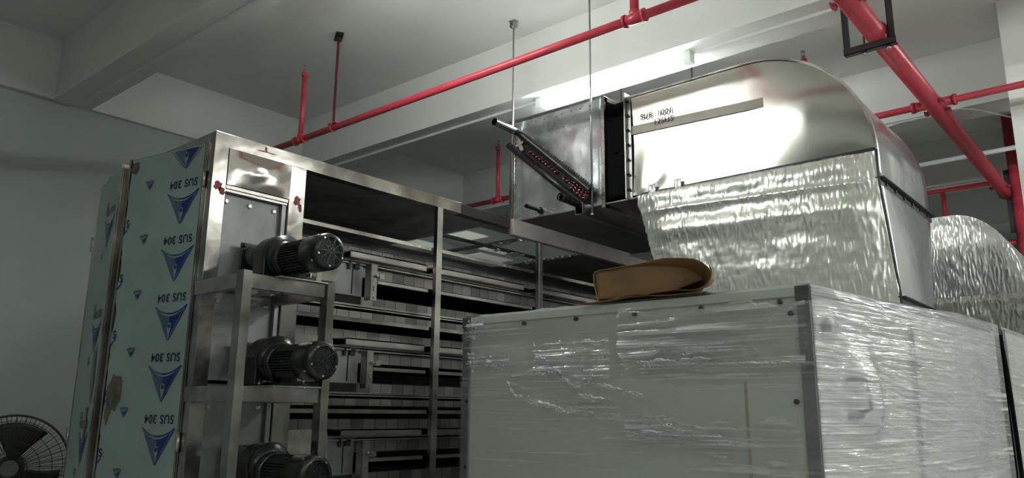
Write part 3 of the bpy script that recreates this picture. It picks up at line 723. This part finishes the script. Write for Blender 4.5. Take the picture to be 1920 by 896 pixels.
bm = B(); box(bm, bx0 - .004, bx0 + .045, by0 - .004, by0 - .012, bz0 - .01, bz1); obj('edge_trim', bm, M['steel'], HB_, .001)
bm = B()
for k in range(9):
    for (x, z) in ((bx0 + .08 + k * .078, bz1 - .03), (bx0 + .08 + k * .078, bz0 + .03)):
        lathe(bm, (x, by0 - .004, z), (0, -1, 0), [(0, .006), (.003, .005), (.006, .002)], 8)
    lathe(bm, (bx1 - .013, by0 - .006, bz0 + .04 + k * .08), (0, -1, 0), [(0, .006), (.004, .004)], 8)
for zz in (1.5, 1.66, 1.82):
    pass
obj('rivets', bm, M['bolt'], HB_)
# slanted coil: tube sheet, two headers, U bends
CO = thing('heating_coil', (-3.1, 4.08, 1.34), 'slanted dark heating coil with copper bends on the heater box front', 'heating coil')
a = Vector((-3.44, 0, 1.91)); b = Vector((-2.83, 0, 1.385)); dv = (b - a).normalized(); nv = Vector((-dv.z, 0, dv.x)); nv = nv if nv.z > 0 else -nv
bm = B(); pts = [a + nv * .05, b + nv * .05, b - nv * .045, a - nv * .045]
prism(bm, [(p.x, p.z) for p in pts], 'y', 4.09, 4.15); obj('tube_sheet', bm, M['headerp'], CO, .002)
bm = B(); p0 = a + nv * .062 - dv * .0; p1 = b + nv * .05
tube(bm, [(p0.x - .01, 3.82, p0.z + .012), (p0.x - .005, 4.0, p0.z + .005), (p0.x + .004, 4.045, p0.z - .002), (p0.x + .03, 4.07, p0.z - .03), (p1.x, 4.07, p1.z)], .025, 18, False)
obj('upper_header', bm, M['headerp'], CO, label='upper dark header pipe with a bare steel inlet')
bm = B(); tube(bm, [(p0.x - .0105, 3.80, p0.z + .0125), (p0.x - .006, 4.0, p0.z + .006)], .0265, 18, False); obj('inlet_stub', bm, M['steel'], CO)
bm = B(); q0 = a - nv * .055 - dv * .03; q1 = b - nv * .055 + dv * .03
tube(bm, [(q0.x, 4.06, q0.z), (q1.x, 4.06, q1.z)], .024, 18)
obj('lower_header', bm, M['headerp'], CO)
bm = B(); q2 = b - nv * .06 + dv * .0; tube(bm, [(q2.x - .015, 3.86, q2.z + .01), (q2.x - .01, 4.07, q2.z)], .026, 18, False); lathe(bm, (q2.x - .015, 3.868, q2.z + .01), (0, 1, 0), [(0, .021), (.002, .021)], 16); obj('outlet_stub', bm, M['headerp'], CO)
bm = B(); lathe(bm, (q2.x - .015, 3.855, q2.z + .01), (0, 1, 0), [(0, .028), (.012, .028), (.012, .02), (0, .02)], 18, cap=False); obj('outlet_ring', bm, M['zinc'], CO)
def ubend(bm, c, d, w, out=.03):
    pts = [c + d * (w * math.cos(k * math.pi / 6)) + Vector((0, -out * math.sin(k * math.pi / 6), 0)) for k in range(7)]
    tube(bm, [c + d * w + Vector((0, .02, 0))] + pts + [c - d * w + Vector((0, .02, 0))], .006, 7)
for k in range(9):
    bm = B(); t_ = .22 + k * .045; c = a.lerp(b, t_) + nv * .002; c.y = 4.09; ubend(bm, c, (dv + nv * .8).normalized(), .012); obj('u_bend', bm, M['copper'], CO)
for k in range(8):
    for r in (-1, 0, 1):
        bm = B(); t_ = .70 + k * .04; c = a.lerp(b, t_) + nv * (.022 * r + .004); c.y = 4.09
        if r and k < 3: bm.free(); continue
        ubend(bm, c, (dv * .7 + nv * (1 if k % 2 else -.8)).normalized(), .011); obj('u_bend', bm, M['copper'], CO)
bm = B()
for k in range(30):
    c = a.lerp(b, .12 + k * .029) + nv * .082; lathe(bm, (c.x, 4.075, c.z), (0, -1, 0), [(0, .006), (.012, .006)], 7)
obj('return_knobs', bm, M['shaft'], CO)
bm = B(); box(bm, -3.42, -3.39, 4.070, 4.082, 1.82, 1.93); box(bm, -3.44, -3.37, 4.066, 4.072, 1.87, 1.888)
bmesh.ops.rotate(bm, verts=bm.verts, cent=(-3.405, 4.07, 1.875), matrix=Matrix.Rotation(-.35, 3, 'Y')); obj('strap', bm, M['rust'], CO)
bm = B(); tube(bm, [(-3.27, 4.15, 1.345 + .035), (-3.27, 3.98, 1.36 + .02)], .014, 14, False); tube(bm, [(-3.27, 4.15, 1.38), (-3.27, 4.13, 1.38)], .024, 14)
tag(obj('drain_pipe', bm, M['headerp']), 'short dark drain stub at the bottom of the heater box front', 'pipe')

# flexible canvas connector between heater box and elbow
bm = B()
def cv(a, b):
    x = -2.728 + a * .168; s = 2 * math.pi * b
    P4 = [(4.17, 2.06), (5.35, 2.06), (5.35, 1.36), (4.17, 1.36), (4.17, 2.06)]
    i = min(3, int(b * 4)); f_ = b * 4 - i; y = P4[i][0] * (1 - f_) + P4[i + 1][0] * f_; z = P4[i][1] * (1 - f_) + P4[i + 1][1] * f_
    k = math.sin(math.pi * a) * .03 * (1 + .5 * fbm(b * 14, a * 3)); 
    return (x, y + (k if y < 4.7 else -k), z - (k if z > 1.7 else -k))
grid(bm, cv, 8, 80); tag(obj('flexible_connector', bm, M['black'], solid=.003), 'black canvas flexible connector between heater box and elbow duct', 'duct connector')

# ------------------------------------------------------------------ the stainless elbow duct
E_ = thing('elbow_duct', (-1.8, 4.7, -1.0), 'large polished steel elbow duct turning down, lower part wrapped in foil', 'duct')
ex0, exa, R_, cz_, ey0, ey1 = -2.553, -1.73, .672, 1.358, 4.15, 5.2
def ztop(x):
    return 2.03 if x <= exa else cz_ + math.sqrt(max(0, R_ * R_ - (x - exa) ** 2))
bm = B()
def ef(a, b):
    x = ex0 + (exa + R_ - ex0) * (1 - (1 - a) ** 1.35) ; x = min(x, exa + R_)
    z = cz_ + (ztop(x) - cz_) * b
    e = min(1, 6 * min(a, 1 - a + .02, b + .0, 1 - b)) ; e = max(0, e)
    zm = 1.694; dish = -.0150 * max(0, 1 - ((z - zm) / .336) ** 2); bul = dish * (1 if x < -1.75 else max(0, 1 - (x + 1.75) / .35)) + (.010 * math.sin(math.pi * (x + 1.75) / .7) * math.sin(math.pi * b) if x > -1.75 else 0)
    dent = .020 * math.exp(-((x - ex0 - .10) / .07) ** 2 - ((z - cz_ - .12) / .14) ** 2) - .012 * math.exp(-((x - ex0 - .19) / .06) ** 2 - ((z - cz_ - .10) / .1) ** 2)
    return (x, ey0 - bul - dent * e - .0015 * e * fbm(x * 2, z * 2, 2), z)
grid(bm, ef, 90, 50); obj('front_panel', bm, M['elbow'], E_)
bm = B()
pr_ = [(ex0, 2.03), (exa, 2.03)] + [(exa + R_ * math.sin(t * math.pi / 40), cz_ + R_ * math.cos(t * math.pi / 40)) for t in range(1, 21)] + [(exa + R_, 1.195)]
def sk(a, b):
    f_ = a * (len(pr_) - 1); i = min(int(f_), len(pr_) - 2); g = f_ - i
    x = pr_[i][0] * (1 - g) + pr_[i + 1][0] * g; z = pr_[i][1] * (1 - g) + pr_[i + 1][1] * g
    k = 1 - .012 * math.sin(math.pi * b) * (1 + fbm(a * 6, b * 2))
    return (exa + (x - exa) * k if x > exa else x, ey0 + b * (ey1 - ey0), z)
grid(bm, sk, 66, 14); obj('curved_skin', bm, M['elbow_s'], E_, solid=.002)
bm = B(); grid(bm, lambda a, b: (pr_[int(a * (len(pr_) - 1))][0], ey1, cz_ - .1 + b * (pr_[int(a * (len(pr_) - 1))][1] - cz_ + .1)), len(pr_) - 1, 1, smooth=False); obj('back_panel', bm, M['galv'], E_)
# standing seam along the front outline
bm = B()
for p, q in zip(pr_[:-1], pr_[1:]): bar(bm, (p[0], ey0 - .004, p[1]), (q[0], ey0 - .004, q[1]), .012, .012)
obj('seam', bm, M['steel_b'], E_)
# left flange (dark, with clips)
bm = B()
for (y_, z_, y2, z2) in ((ey0 - .03, 1.34, ey0, 2.06), (ey1, 1.34, ey1 + .03, 2.06), (ey0, 2.03, ey1, 2.06), (ey0, 1.34, ey1, 1.365)): box(bm, ex0 - .010, ex0, y_, y2, z_, z2)
box(bm, ex0, ex0 + .028, ey0 - .004, ey0 - .002, 1.345, 2.03)
obj('flange', bm, M['steel_d'], E_, .001)
bm = B()
for k in range(7): lathe(bm, (ex0 - .012, ey0 - .018, 1.40 + .1 * k), (1, 0, 0), [(0, .008), (.03, .008)], 6)
obj('flange_bolt', bm, M['angle'], E_)
# horizontal beige stiffening strip and marker writing
bm = B(); grid(bm, lambda a, b: (ex0 + .01 + a * (-1.64 - ex0 - .01), ey0 + .0148 * max(0, 1 - ((1.80 - .03 * a - 1.694) / .336) ** 2) - .009, 1.772 - .034 * a + b * .058), 30, 3); obj('stiffener_strip', bm, M['strip'], E_)
def wtext(s, size, x, z, y, parent, rot=.0):
    me = txt(s, size); bm = B()
    add_me(bm, me, Matrix.Translation((x, y, z)) @ Matrix.Rotation(math.pi / 2, 4, 'X') @ Matrix.Rotation(rot, 4, 'Z'), 0); obj('marker_writing', bm, M['marker'], parent)
wtext('SUS  1001', .05, -2.34, 1.868, ey0 - .001, E_, -.03); wtext('12SUS', .05, -2.29, 1.812, ey0 - .001, E_, -.03)
# black seam at the bottom of the polished panel, foil tape patches
bm = B(); box(bm, -2.45, exa + R_, ey0 - .012, ey0, cz_ - .012, cz_ + .004); obj('lower_seam', bm, M['angle'], E_)
for x_ in (-2.40, -2.22):
    bm = B(); grid(bm, lambda a, b: (x_ + a * .05 + .004 * fbm(b * 5, a), ey0 - .022 - .006 * fbm(a * 5, b * 5), cz_ - .03 + b * .075), 6, 6); obj('tape_patch', bm, M['tape'], E_, solid=.001)
# lower stainless part (right side visible) tapering, with two dark angle flanges
xr0, xr1, zf0, zf1 = -1.058, -1.009, 1.19, .575
bm = B()
def side(a, b):
    z = 1.19 + (.45 - 1.19) * b; t = b
    x = xr0 + (xr1 - xr0) * t + .015 * math.sin(math.pi * t) * math.sin(math.pi * a)
    return (x, ey0 + a * ((ey1 - ey0) * (1 - t) + .63 * t), z)
grid(bm, side, 14, 24)
obj('side_panel', bm, M['elbow_s'], E_, solid=.002)
bm = B(); box(bm, xr0 - .02, xr0 + .006, ey0, ey1 + .02, 1.165, 1.20); box(bm, xr0 - .02, xr0 + .03, ey0 - .01, ey1 + .03, 1.197, 1.203)
for k in range(6): lathe(bm, (xr0 + .006, 4.25 + k * .17, 1.182), (1, 0, 0), [(0, .01), (.008, .01)], 6)
obj('flange', bm, M['angle'], E_, .001, 'dark bolted angle flange')
bm = B(); box(bm, xr1 - .02, xr1 + .006, ey0, 4.80, .535, .575); box(bm, xr1 - .02, xr1 + .025, ey0 - .01, 4.82, .572, .578); obj('flange', bm, M['angle'], E_, .001, 'dark bolted angle flange')
bm = B(); box(bm, -2.4, -1.01, ey0 + .01, 4.78, .40, .45); box(bm, -2.4, -2.39, ey0 + .06, 4.78, .4, 1.3); obj('base_collar', bm, M['galv'], E_)
# foil insulation on the front of the lower part
bm = B()
def foil(a, b):
    z = cz_ - .008 + (.40 - cz_) * b
    xl = -2.50 + .115 * min(1, b * 2.2) + .012 * fbm(z * 20, 1, 5); xr = xr0 + (xr1 - xr0) * min(1, max(0, (1.19 - z) / .6))
    x = xl + (xr - xl) * a
    zz = z + .05 * (a - .5)
    r1 = .028 * math.exp(-abs(zz - 1.205) / .035) + .030 * math.exp(-((zz - 1.07) / .06) ** 2) + .02 * math.exp(-((zz - 1.30) / .05) ** 2)
    e = min(1, 10 * min(a, 1 - a))
    y = ey0 - .006 - (r1 + .03 * math.sin(math.pi * b)) * e - .008 * fbm(x * 3, z * 6, 3) - .0018 * fbm(x * 45 + z * 12, z * 9, 8)
    return (x, y, z)
grid(bm, foil, 170, 110); obj('foil_wrap', bm, M['foil'], E_, solid=.002, label='crumpled silver foil insulation')
bm = B(); pts = []
for k in range(21):
    b = k / 20; z = cz_ - .008 + (.42 - cz_) * b; xr = xr0 + (xr1 - xr0) * min(1, max(0, (1.19 - z) / .6)); pts.append((xr + .002, ey0 - .008, z))
tube(bm, pts, .006, 6); obj('edge_trim', bm, M['angle'], E_)

# second, fully foil-wrapped elbow behind
F2 = thing('foil_elbow_duct', (-1.5, 7.4, -1.0), 'smaller looking foil-wrapped elbow duct behind the polished one at right', 'duct')
fy0, fy1 = 7.0, 8.0
def zt2(x): 
    c, r = -1.27, .46
    return 1.60 if x < c else .93 + math.sqrt(max(0, 1 - ((x - c) / r) ** 2)) * .67
bm = B()
def ff(a, b):
    x = -2.6 + (2.6 - .81) * (1 - (1 - a) ** 1.3); zt = zt2(x); z0_ = .90
    z = z0_ + (zt - z0_) * b; e = min(1, 8 * min(a, 1 - a, 1 - b + .02))
    return (x, fy0 - .03 * e * math.sin(math.pi * b) - .012 * e * fbm(x * 4, z * 4, 1) - .002 * e * fbm(x * 40 + z * 8, z * 10, 4), z)
grid(bm, ff, 150, 60); obj('foil_front', bm, M['foil2'], F2)
bm = B()
def fl(a, b):
    z = .93 + (-.4 - .93) * b; x = -2.6 + 1.79 * a
    r = .028 * math.exp(-abs(z - .88) / .03) + .015 * math.exp(-((z - .78) / .05) ** 2)
    return (x, fy0 - .01 - r - .01 * fbm(x * 6, z * 10, 1) - .004 * fbm(x * 20, z * 14, 4), z)
grid(bm, fl, 120, 70); obj('foil_lower', bm, M['foil'], F2)
bm = B(); P2_ = [(-2.6, 1.60)] + [(-1.27 + .46 * math.sin(t * math.pi / 40), .93 + .67 * math.cos(t * math.pi / 40)) for t in range(0, 21)] + [(-.81, -.4)]
def f2(a, b):
    f_ = a * (len(P2_) - 1); i = min(int(f_), len(P2_) - 2); g = f_ - i
    return (P2_[i][0] * (1 - g) + P2_[i + 1][0] * g + .006 * fbm(a * 30, b * 8), fy0 + b * (fy1 - fy0), P2_[i][1] * (1 - g) + P2_[i + 1][1] * g + .006 * fbm(a * 30, b * 8, 5))
grid(bm, f2, 80, 30); obj('foil_skin', bm, M['foil2'], F2)

# ------------------------------------------------------------------ wrapped air-handling crates
C1 = thing('air_unit', (-1.6, 3.2, -1.5), 'large grey-green air handling unit wrapped in clear stretch film in the foreground', 'air handling unit')
FP = [(-2.341, 2.43), (-.851, 2.43), (-.656, 3.476), (-.612, 4.05), (-2.341, 4.05)]
zt = .395
bm = B(); prism(bm, [(-2.335, 2.436), (-.856, 2.436), (-.66, 3.476), (-.617, 4.044), (-2.335, 4.044)], 'z', -1.45, zt - .005, 0)
bm.faces.ensure_lookup_table()
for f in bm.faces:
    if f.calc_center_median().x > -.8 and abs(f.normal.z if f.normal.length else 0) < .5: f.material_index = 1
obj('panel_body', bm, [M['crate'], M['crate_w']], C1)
prof = .042
for (a, b, c, d, e, f) in ((-2.341, -2.341 + prof, 2.426, 2.46, -1.5, zt), (-.851 - prof, -.851, 2.426, 2.46, -1.5, zt), (-2.341 + prof, -.851 - prof, 2.426, 2.46, zt - .03, zt)):
    obj('frame_profile', bx(a, b, c, d, e, f), M['crate'] if e > 0 else M['alu'], C1, .002)
bm = B(); q = [(-.851, 2.43), (-.656, 3.476)]
bar(bm, (-.856, 2.44, zt - .014), (-.662, 3.476, zt - .014), .02, .028); bar(bm, (-.662, 3.476, zt - .014), (-.617, 4.04, zt - .014), .02, .028); obj('frame_profile', bm, M['alu'], C1)
for (a, b) in ((-2.343, -2.295), (-.897, -.849)):
    bm = B(); box(bm, a, b, 2.422, 2.475, zt - .045, zt + .003); obj('corner_piece', bm, M['shaft'], C1, .004)
for (x, z) in [(-2.277, .352), (-2.002, .352), (-1.745, .352), (-1.484, .352), (-1.22, .352), (-.947, .352), (-.915, .312), (-.915, .04), (-.915, -.23), (-2.283 - .027, .313), (-2.31, .044), (-2.31, -.221)]:
    bm = B(); lathe(bm, (x, 2.4262 if x > -2.3 and x < -.89 else 2.426, z), (0, -1, 0), [(-.012, .0075), (.002, .0085), (.005, .006)], 12); obj('bolt_cap', bm, M['boltblk'], C1)
# handle and latch on the right face
rd = Vector((.195, 1.046, 0)).normalized(); rn = Vector((rd.y, -rd.x, 0))
def rp(u, o, z): return Vector((-.851, 2.43, 0)) + rd * u + rn * o + Vector((0, 0, z))
bm = B(); tube(bm, [rp(.19, .0, .115), rp(.19, .03, .115), rp(.25, .035, .112), rp(.255, .035, .02), rp(.25, .0, .01)], .007, 8); bar(bm, rp(.18, .004, .00), rp(.26, .004, .00), .01, .02)
obj('handle', bm, M['shaft'], C1)
bm = B(); bar(bm, rp(.055, .006, .272), rp(.09, .006, .272), .014, .03); lathe(bm, rp(.085, 0, .30), rn, [(0, .008), (.006, .008)], 10); obj('latch', bm, M['boltblk'], C1)
bm = B(); bar(bm, rp(.62, .003, .18), rp(.72, .003, .18), .004, .02); bar(bm, rp(.64, .002, -.3), rp(.66, .002, .34), .003, .02); obj('door_edge', bm, M['alu'], C1)
# rust run on the front panel
bm = B(); prism(bm, [(-1.085, .10), (-1.075, .105), (-1.07, -.4), (-1.083, -.4)], 'y', 2.4345, 2.436)
o = obj('rust_stain', bm, mat('rust_stain', (.46, .45, .36), .6, var=.1, scale=20), C1)
# stretch film: front sheet ends in bunched folds, right side fully wrapped, top skin
bm = B()
def s_front(a, b):
    x = -2.343 + a * 1.494; z = -.75 + b * (zt + .006 + .75)
    e = 1
    y = 2.420 - .002 - .005 * e * (abs(fbm(x * 1.3, z * 5, 2)))
    return (x, y, z)
grid(bm, s_front, 160, 200); obj('film_front', bm, M['filmA'], C1)
bm = B()
def s_side(a, b):
    if a < .63: g = a / .63; base = Vector((-.851, 2.425, 0)).lerp(Vector((-.652, 3.476, 0)), g)
    else: g = (a - .63) / .37; base = Vector((-.652, 3.476, 0)).lerp(Vector((-.606, 4.05, 0)), g)
    z = -.75 + b * (zt + .75 + .004 + .012 * (math.sin(math.pi * min(1, a / .63)) if a < .63 else 0) * -1)
    e = min(1, 14 * min(a, 1 - a, abs(a - .63) + .01))
    L_ = a * 1.66
    sl = z + .18 * (L_ - .4) * (1 if z < .2 else .3)
    w = .012 * abs(fbm(L_ * 1.2, sl * 10, 3)) + .007 * abs(fbm(L_ * 2.4, sl * 30, 9)) + .003 * abs(fbm(L_ * 5, sl * 60, 4))
    w = w * e + .006 + .046 * math.exp(-(max(0, abs(L_ - .235) - .04) / .05) ** 2 - (max(0, abs(z - .06) - .05) / .07) ** 2) + .02 * math.exp(-((L_ - .075) / .04) ** 2 - ((z - .28) / .04) ** 2)
    return (base.x + rn.x * w, base.y + rn.y * w, z)
grid(bm, s_side, 180, 260); obj('film_side', bm, M['filmB'], C1)
bm = B()
grid(bm, lambda a, b: (-2.341 + a * (1.49 + .19 * b), 2.425 + b * 1.62, zt + .006 + .006 * abs(fbm(a * 9, b * 4, 2))), 80, 50); obj('film_top', bm, M['filmB'], C1)
FOLDS = [[(-2.276, .236), (-2.253, .169), (-2.225, .215), (-2.197, .222), (-2.15, .19), (-2.099, .175), (-2.071, .215)],
         [(-2.056, .115), (-2.035, .08), (-2.014, .058), (-1.93, .04), (-1.841, .024), (-1.75, .0), (-1.65, -.005), (-1.55, -.015), (-1.467, -.023), (-1.35, -.028)],
         [(-2.042, .142), (-1.98, .150), (-1.92, .165), (-1.867, .165), (-1.80, .15), (-1.778, .14)],
         [(-1.93, .275), (-1.88, .21), (-1.828, .172), (-1.78, .13), (-1.741, .102), (-1.70, .102), (-1.668, .12), (-1.63, .16), (-1.60, .215), (-1.585, .26)],
         [(-1.86, .20), (-1.835, .165), (-1.79, .135)], [(-1.70, .20), (-1.69, .16), (-1.68, .13), (-1.66, .125)],
         [(-1.66, .115), (-1.60, .098), (-1.53, .08), (-1.44, .065)], [(-1.529, .14), (-1.50, .165), (-1.46, .18), (-1.42, .165), (-1.36, .175), (-1.30, .165), (-1.22, .178), (-1.13, .165), (-1.05, .17), (-.97, .16), (-.90, .165)],
         [(-1.50, -.06), (-1.40, -.065), (-1.28, -.078), (-1.15, -.09), (-1.04, -.093)], [(-1.43, -.045), (-1.33, -.05), (-1.22, -.068), (-1.12, -.082)],
         [(-2.26, .37), (-2.27, .33), (-2.25, .30), (-2.235, .32), (-2.24, .37)], [(-1.30, .20), (-1.22, .21), (-1.13, .21), (-1.0, .215)], [(-1.48, .226), (-1.38, .222), (-1.25, .228), (-1.10, .236)],
         [(-1.74, .075), (-1.66, .055), (-1.6, .045), (-1.55, .03)], [(-1.46, .0), (-1.40, -.01), (-1.32, -.02), (-1.2, -.04)]]
PATCH = [((-1.545, -.86), (.165, .375), 'filmC'), ((-1.52, -.90), (-.14, -.015), 'filmC'), ((-2.29, -2.06), (.175, .245), 'filmD'), ((-1.93, -1.58), (.10, .29), 'filmD'),
         ((-2.05, -1.45), (-.03, .11), 'filmC'), ((-1.45, -.87), (.13, .19), 'filmD'), ((-1.3, -.87), (-.32, -.2), 'filmC'), ((-2.30, -2.20), (.29, .385), 'filmD')]
for i, ((xa, xb), (za, zb_), mt) in enumerate(PATCH):
    bm = B(); drop = -.105 if i == 4 else 0
    def pf(a, b, i=i, xa=xa, xb=xb, za=za, zb_=zb_, drop=drop):
        x = xa + (xb - xa) * a + .03 * fbm(b * 4, i * 3.3) * (1 - abs(2 * a - 1)) + (.02 * fbm(b * 7, i) if a < .02 else 0)
        zc = (za + zb_) / 2 + (drop * (a - .5) if drop else 0); h = (zb_ - za) / 2 * (1 if not drop else .45) * (.75 + .5 * fbm(a * 5, i * 7.7))
        return (x, 2.405 - .006 * abs(fbm(x * 3, b * 5, i)), zc + h * (2 * b - 1))
    grid(bm, pf, 50, 24); obj('film_gather', bm, M[mt], C1)
random.seed(3)
for i, L_ in enumerate(FOLDS):
    bm = B()
    for strand in range(3):
        P_ = []; n_ = 9
        for p, q in zip(L_, L_[1:]):
            for k in range(n_): P_.append((p[0] + (q[0] - p[0]) * k / n_, p[1] + (q[1] - p[1]) * k / n_))
        P_.append(L_[-1])
        a0 = int(random.uniform(0, .35) * len(P_)) if strand else 0; a1 = len(P_) - (int(random.uniform(0, .35) * len(P_)) if strand else 0)
        V = []
        for k in range(a0, a1):
            x, z = P_[k]
            t = min(1, .2 + min(k - a0, a1 - 1 - k) * .2)
            w = (.003 + .011 * abs(fbm(k * .35, i + strand * 9, 3))) * t
            jx = .007 * fbm(k * .5, i * 3.1, strand); jz = .009 * fbm(k * .42, i * 2.1, 4 + strand) + (strand - 1) * .006
            y = 2.400 - .004 * strand
            V.append((bm.verts.new((x + jx, y, z + jz - w)), bm.verts.new((x + jx, y - .003 - .006 * abs(fbm(k * .9, 2, i)), z + jz)), bm.verts.new((x + jx, y + .001, z + jz + w))))
        for a_, b_ in zip(V, V[1:]):
            bm.faces.new((a_[0], b_[0], b_[1], a_[1])); bm.faces.new((a_[1], b_[1], b_[2], a_[2]))
    obj('film_fold', bm, M['filmD'], C1)
# unit behind, under the ducts
C2 = thing('air_unit', (-1.5, 5.0, -1.5), 'second film-wrapped air unit behind the first at the right edge', 'air handling unit')
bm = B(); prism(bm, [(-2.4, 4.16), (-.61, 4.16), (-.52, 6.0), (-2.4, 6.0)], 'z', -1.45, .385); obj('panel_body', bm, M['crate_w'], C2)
bm = B(); box(bm, -.665, -.603, 4.13, 4.20, .28, .395); obj('corner_piece', bm, M['shaft'], C2, .004)
bm = B(); bar(bm, (-.615, 4.18, -1.45), (-.615, 4.18, .39), .04, .04); obj('frame_profile', bm, M['alu'], C2)
bm = B(); grid(bm, lambda a, b: (-.60 + a * .09 + .010 * abs(fbm(a * 4, b * 20, 3)), 4.14 + a * 1.85, -.8 + b * 1.2), 60, 120); obj('film_side', bm, M['filmB'], C2)
bm = B(); tube(bm, [(-.60, 4.085, .36), (-.598, 4.085, .30), (-.592, 4.08, .2), (-.588, 4.085, 0), (-.585, 4.09, -.3), (-.585, 4.09, -1.45)], .009, 8)
tag(obj('black_cable', bm, M['black']), 'thin black cable hanging down between the two wrapped units at right', 'cable')

# kraft paper: folded sheet, open towards the viewer, lying on the crate
KP = thing('kraft_paper', (-1.4, 2.8, .40), 'folded brown kraft paper sheet lying on top of the wrapped unit', 'paper sheet')
zb = .408
prof_ = [(-1.635, zb + .004), (-1.648, zb + .05), (-1.652, zb + .105), (-1.628, zb + .118), (-1.50, zb + .123), (-1.40, zb + .13), (-1.32, zb + .124), (-1.265, zb + .105), (-1.235, zb + .075), (-1.23, zb + .045), (-1.25, zb + .02), (-1.29, zb + .006), (-1.36, zb + .014), (-1.50, zb + .004)]
def catm(P_, n):
    out = []
    for i in range(len(P_) - 1):
        a_, b_, c_, d_ = P_[max(i - 1, 0)], P_[i], P_[i + 1], P_[min(i + 2, len(P_) - 1)]
        for k in range(n):
            t = k / n
            out.append(tuple(.5 * (2 * b_[j] + (c_[j] - a_[j]) * t + (2 * a_[j] - 5 * b_[j] + 4 * c_[j] - d_[j]) * t * t + (3 * b_[j] - a_[j] - 3 * c_[j] + d_[j]) * t ** 3) for j in (0, 1)))
    return out + [P_[-1]]
PR = catm(prof_, 5)
def SX(x): return -1.648 + (x + 1.648) * 1.14
def kp(a, b):
    i = min(int(a * (len(PR) - 1) + .5), len(PR) - 1); x, z = PR[i]
    s = 1 - .93 * b ** 1.3
    z = zb + (z - zb) * s + .004 * abs(fbm(a * 9, b * 3))
    x = SX(x) - max(0, x + 1.42) * .9 * b
    return (x - .03 * b, 2.415 + .26 * b + .006 * fbm(a * 6, 2.2), max(z, zb + .001))
bm = B(); grid(bm, kp, len(PR) - 1, 14); obj('folded_sheet', bm, M['kraft'], KP, solid=.0015)
bm = B(); grid(bm, lambda a, b: (-1.72 + a * .53 - .02 * b, 2.405 + .5 * b, zb - .003 + .004 * abs(fbm(a * 8, b * 4)) + (.016 * math.exp(-((a - .45) / .15) ** 2) * (1 - b))), 30, 10); obj('bottom_flap', bm, M['kraft'], KP, solid=.0012)
bm = B(); 
def curl(a, b):
    an = -1.65 + a * 2.3; r = .050 + .004 * a
    return (SX(-1.272) - .05 * b + r * math.cos(an), 2.408 + .12 * b, zb + .060 + r * math.sin(an) * (1 - .4 * b))
grid(bm, curl, 18, 5)
def face(a, b):
    x = -1.645 + a * .352; zt_ = zb + .108 + .016 * math.sin(math.pi * a) ; zl = zb + .006 + .05 * max(0, a - .62) / .38
    return (SX(x), 2.420 + .02 * a + .13 * max(0, a - .35) ** 1.5 + .006 * fbm(a * 4, b * 2, 3), zl + (zt_ - zl) * b + .004 * fbm(a * 6, b * 1.5))
grid(bm, face, 24, 8); obj('curled_edge', bm, M['kraft'], KP, solid=.0015)

# ------------------------------------------------------------------ pedestal fan by the left wall
FN = thing('pedestal_fan', (-5.9, 1.9, -1.5), 'dark wire-cage pedestal fan standing by the left wall', 'fan')
fc_ = Vector((-5.9, 1.905, -.385)); ax = Vector((.93, -.36, 0)).normalized(); u_ = Vector((-ax.y, ax.x, 0)); RF = .335
def ring(r, off): return [fc_ + ax * off + (u_ * math.cos(k * math.pi / 24) + Vector((0, 0, 1)) * math.sin(k * math.pi / 24)) * r for k in range(49)]
bm = B(); tube(bm, ring(RF, 0), .008, 8, False)
for r, o_ in ((.30, .055), (.24, .075), (.17, .088), (.10, .095)): tube(bm, ring(r, o_), .0022, 5, False)
for k in range(72):
    an = k * math.pi / 36; d_ = u_ * math.cos(an) + Vector((0, 0, 1)) * math.sin(an)
    tube(bm, [fc_ + d_ * RF, fc_ + ax * .055 + d_ * .30, fc_ + ax * .088 + d_ * .17, fc_ + ax * .098 + d_ * .05], .0018, 4, False)
    if k % 2 == 0: tube(bm, [fc_ + d_ * RF, fc_ - ax * .07 + d_ * .28, fc_ - ax * .11 + d_ * .08], .0018, 4, False)
obj('cage', bm, M['fan'], FN)
bm = B(); lathe(bm, fc_ + ax * .09, ax, [(0, .055), (.008, .055), (.012, .045)], 24); obj('badge', bm, M['hub'], FN)
for k in range(3):
    bm = B(); a0 = k * 2 * math.pi / 3 + 1.45
    def bl(a, b, a0=a0):
        r = .05 + a * .24; an = a0 + (b - .5) * (.9 + .3 * a); d_ = u_ * math.cos(an) + Vector((0, 0, 1)) * math.sin(an)
        return fc_ + d_ * r + ax * (.03 * (b - .5) - .01)
    grid(bm, bl, 10, 8); obj('blade', bm, M['fan'], FN, solid=.002)
bm = B(); lathe(bm, fc_ - ax * .25, ax, [(0, .05), (.03, .075), (.16, .08), (.2, .06), (.27, .045)], 24); obj('motor', bm, M['fan'], FN)
bm = B(); c_ = fc_ - ax * .17; tube(bm, [(c_.x, c_.y, -1.45), (c_.x, c_.y, -.43)], .02, 12); obj('pole', bm, M['fan'], FN)
bm = B(); lathe(bm, (c_.x, c_.y, -1.5), (0, 0, 1), [(0, .24), (.02, .24), (.04, .2), (.06, .04)], 28); obj('base', bm, M['fan'], FN)
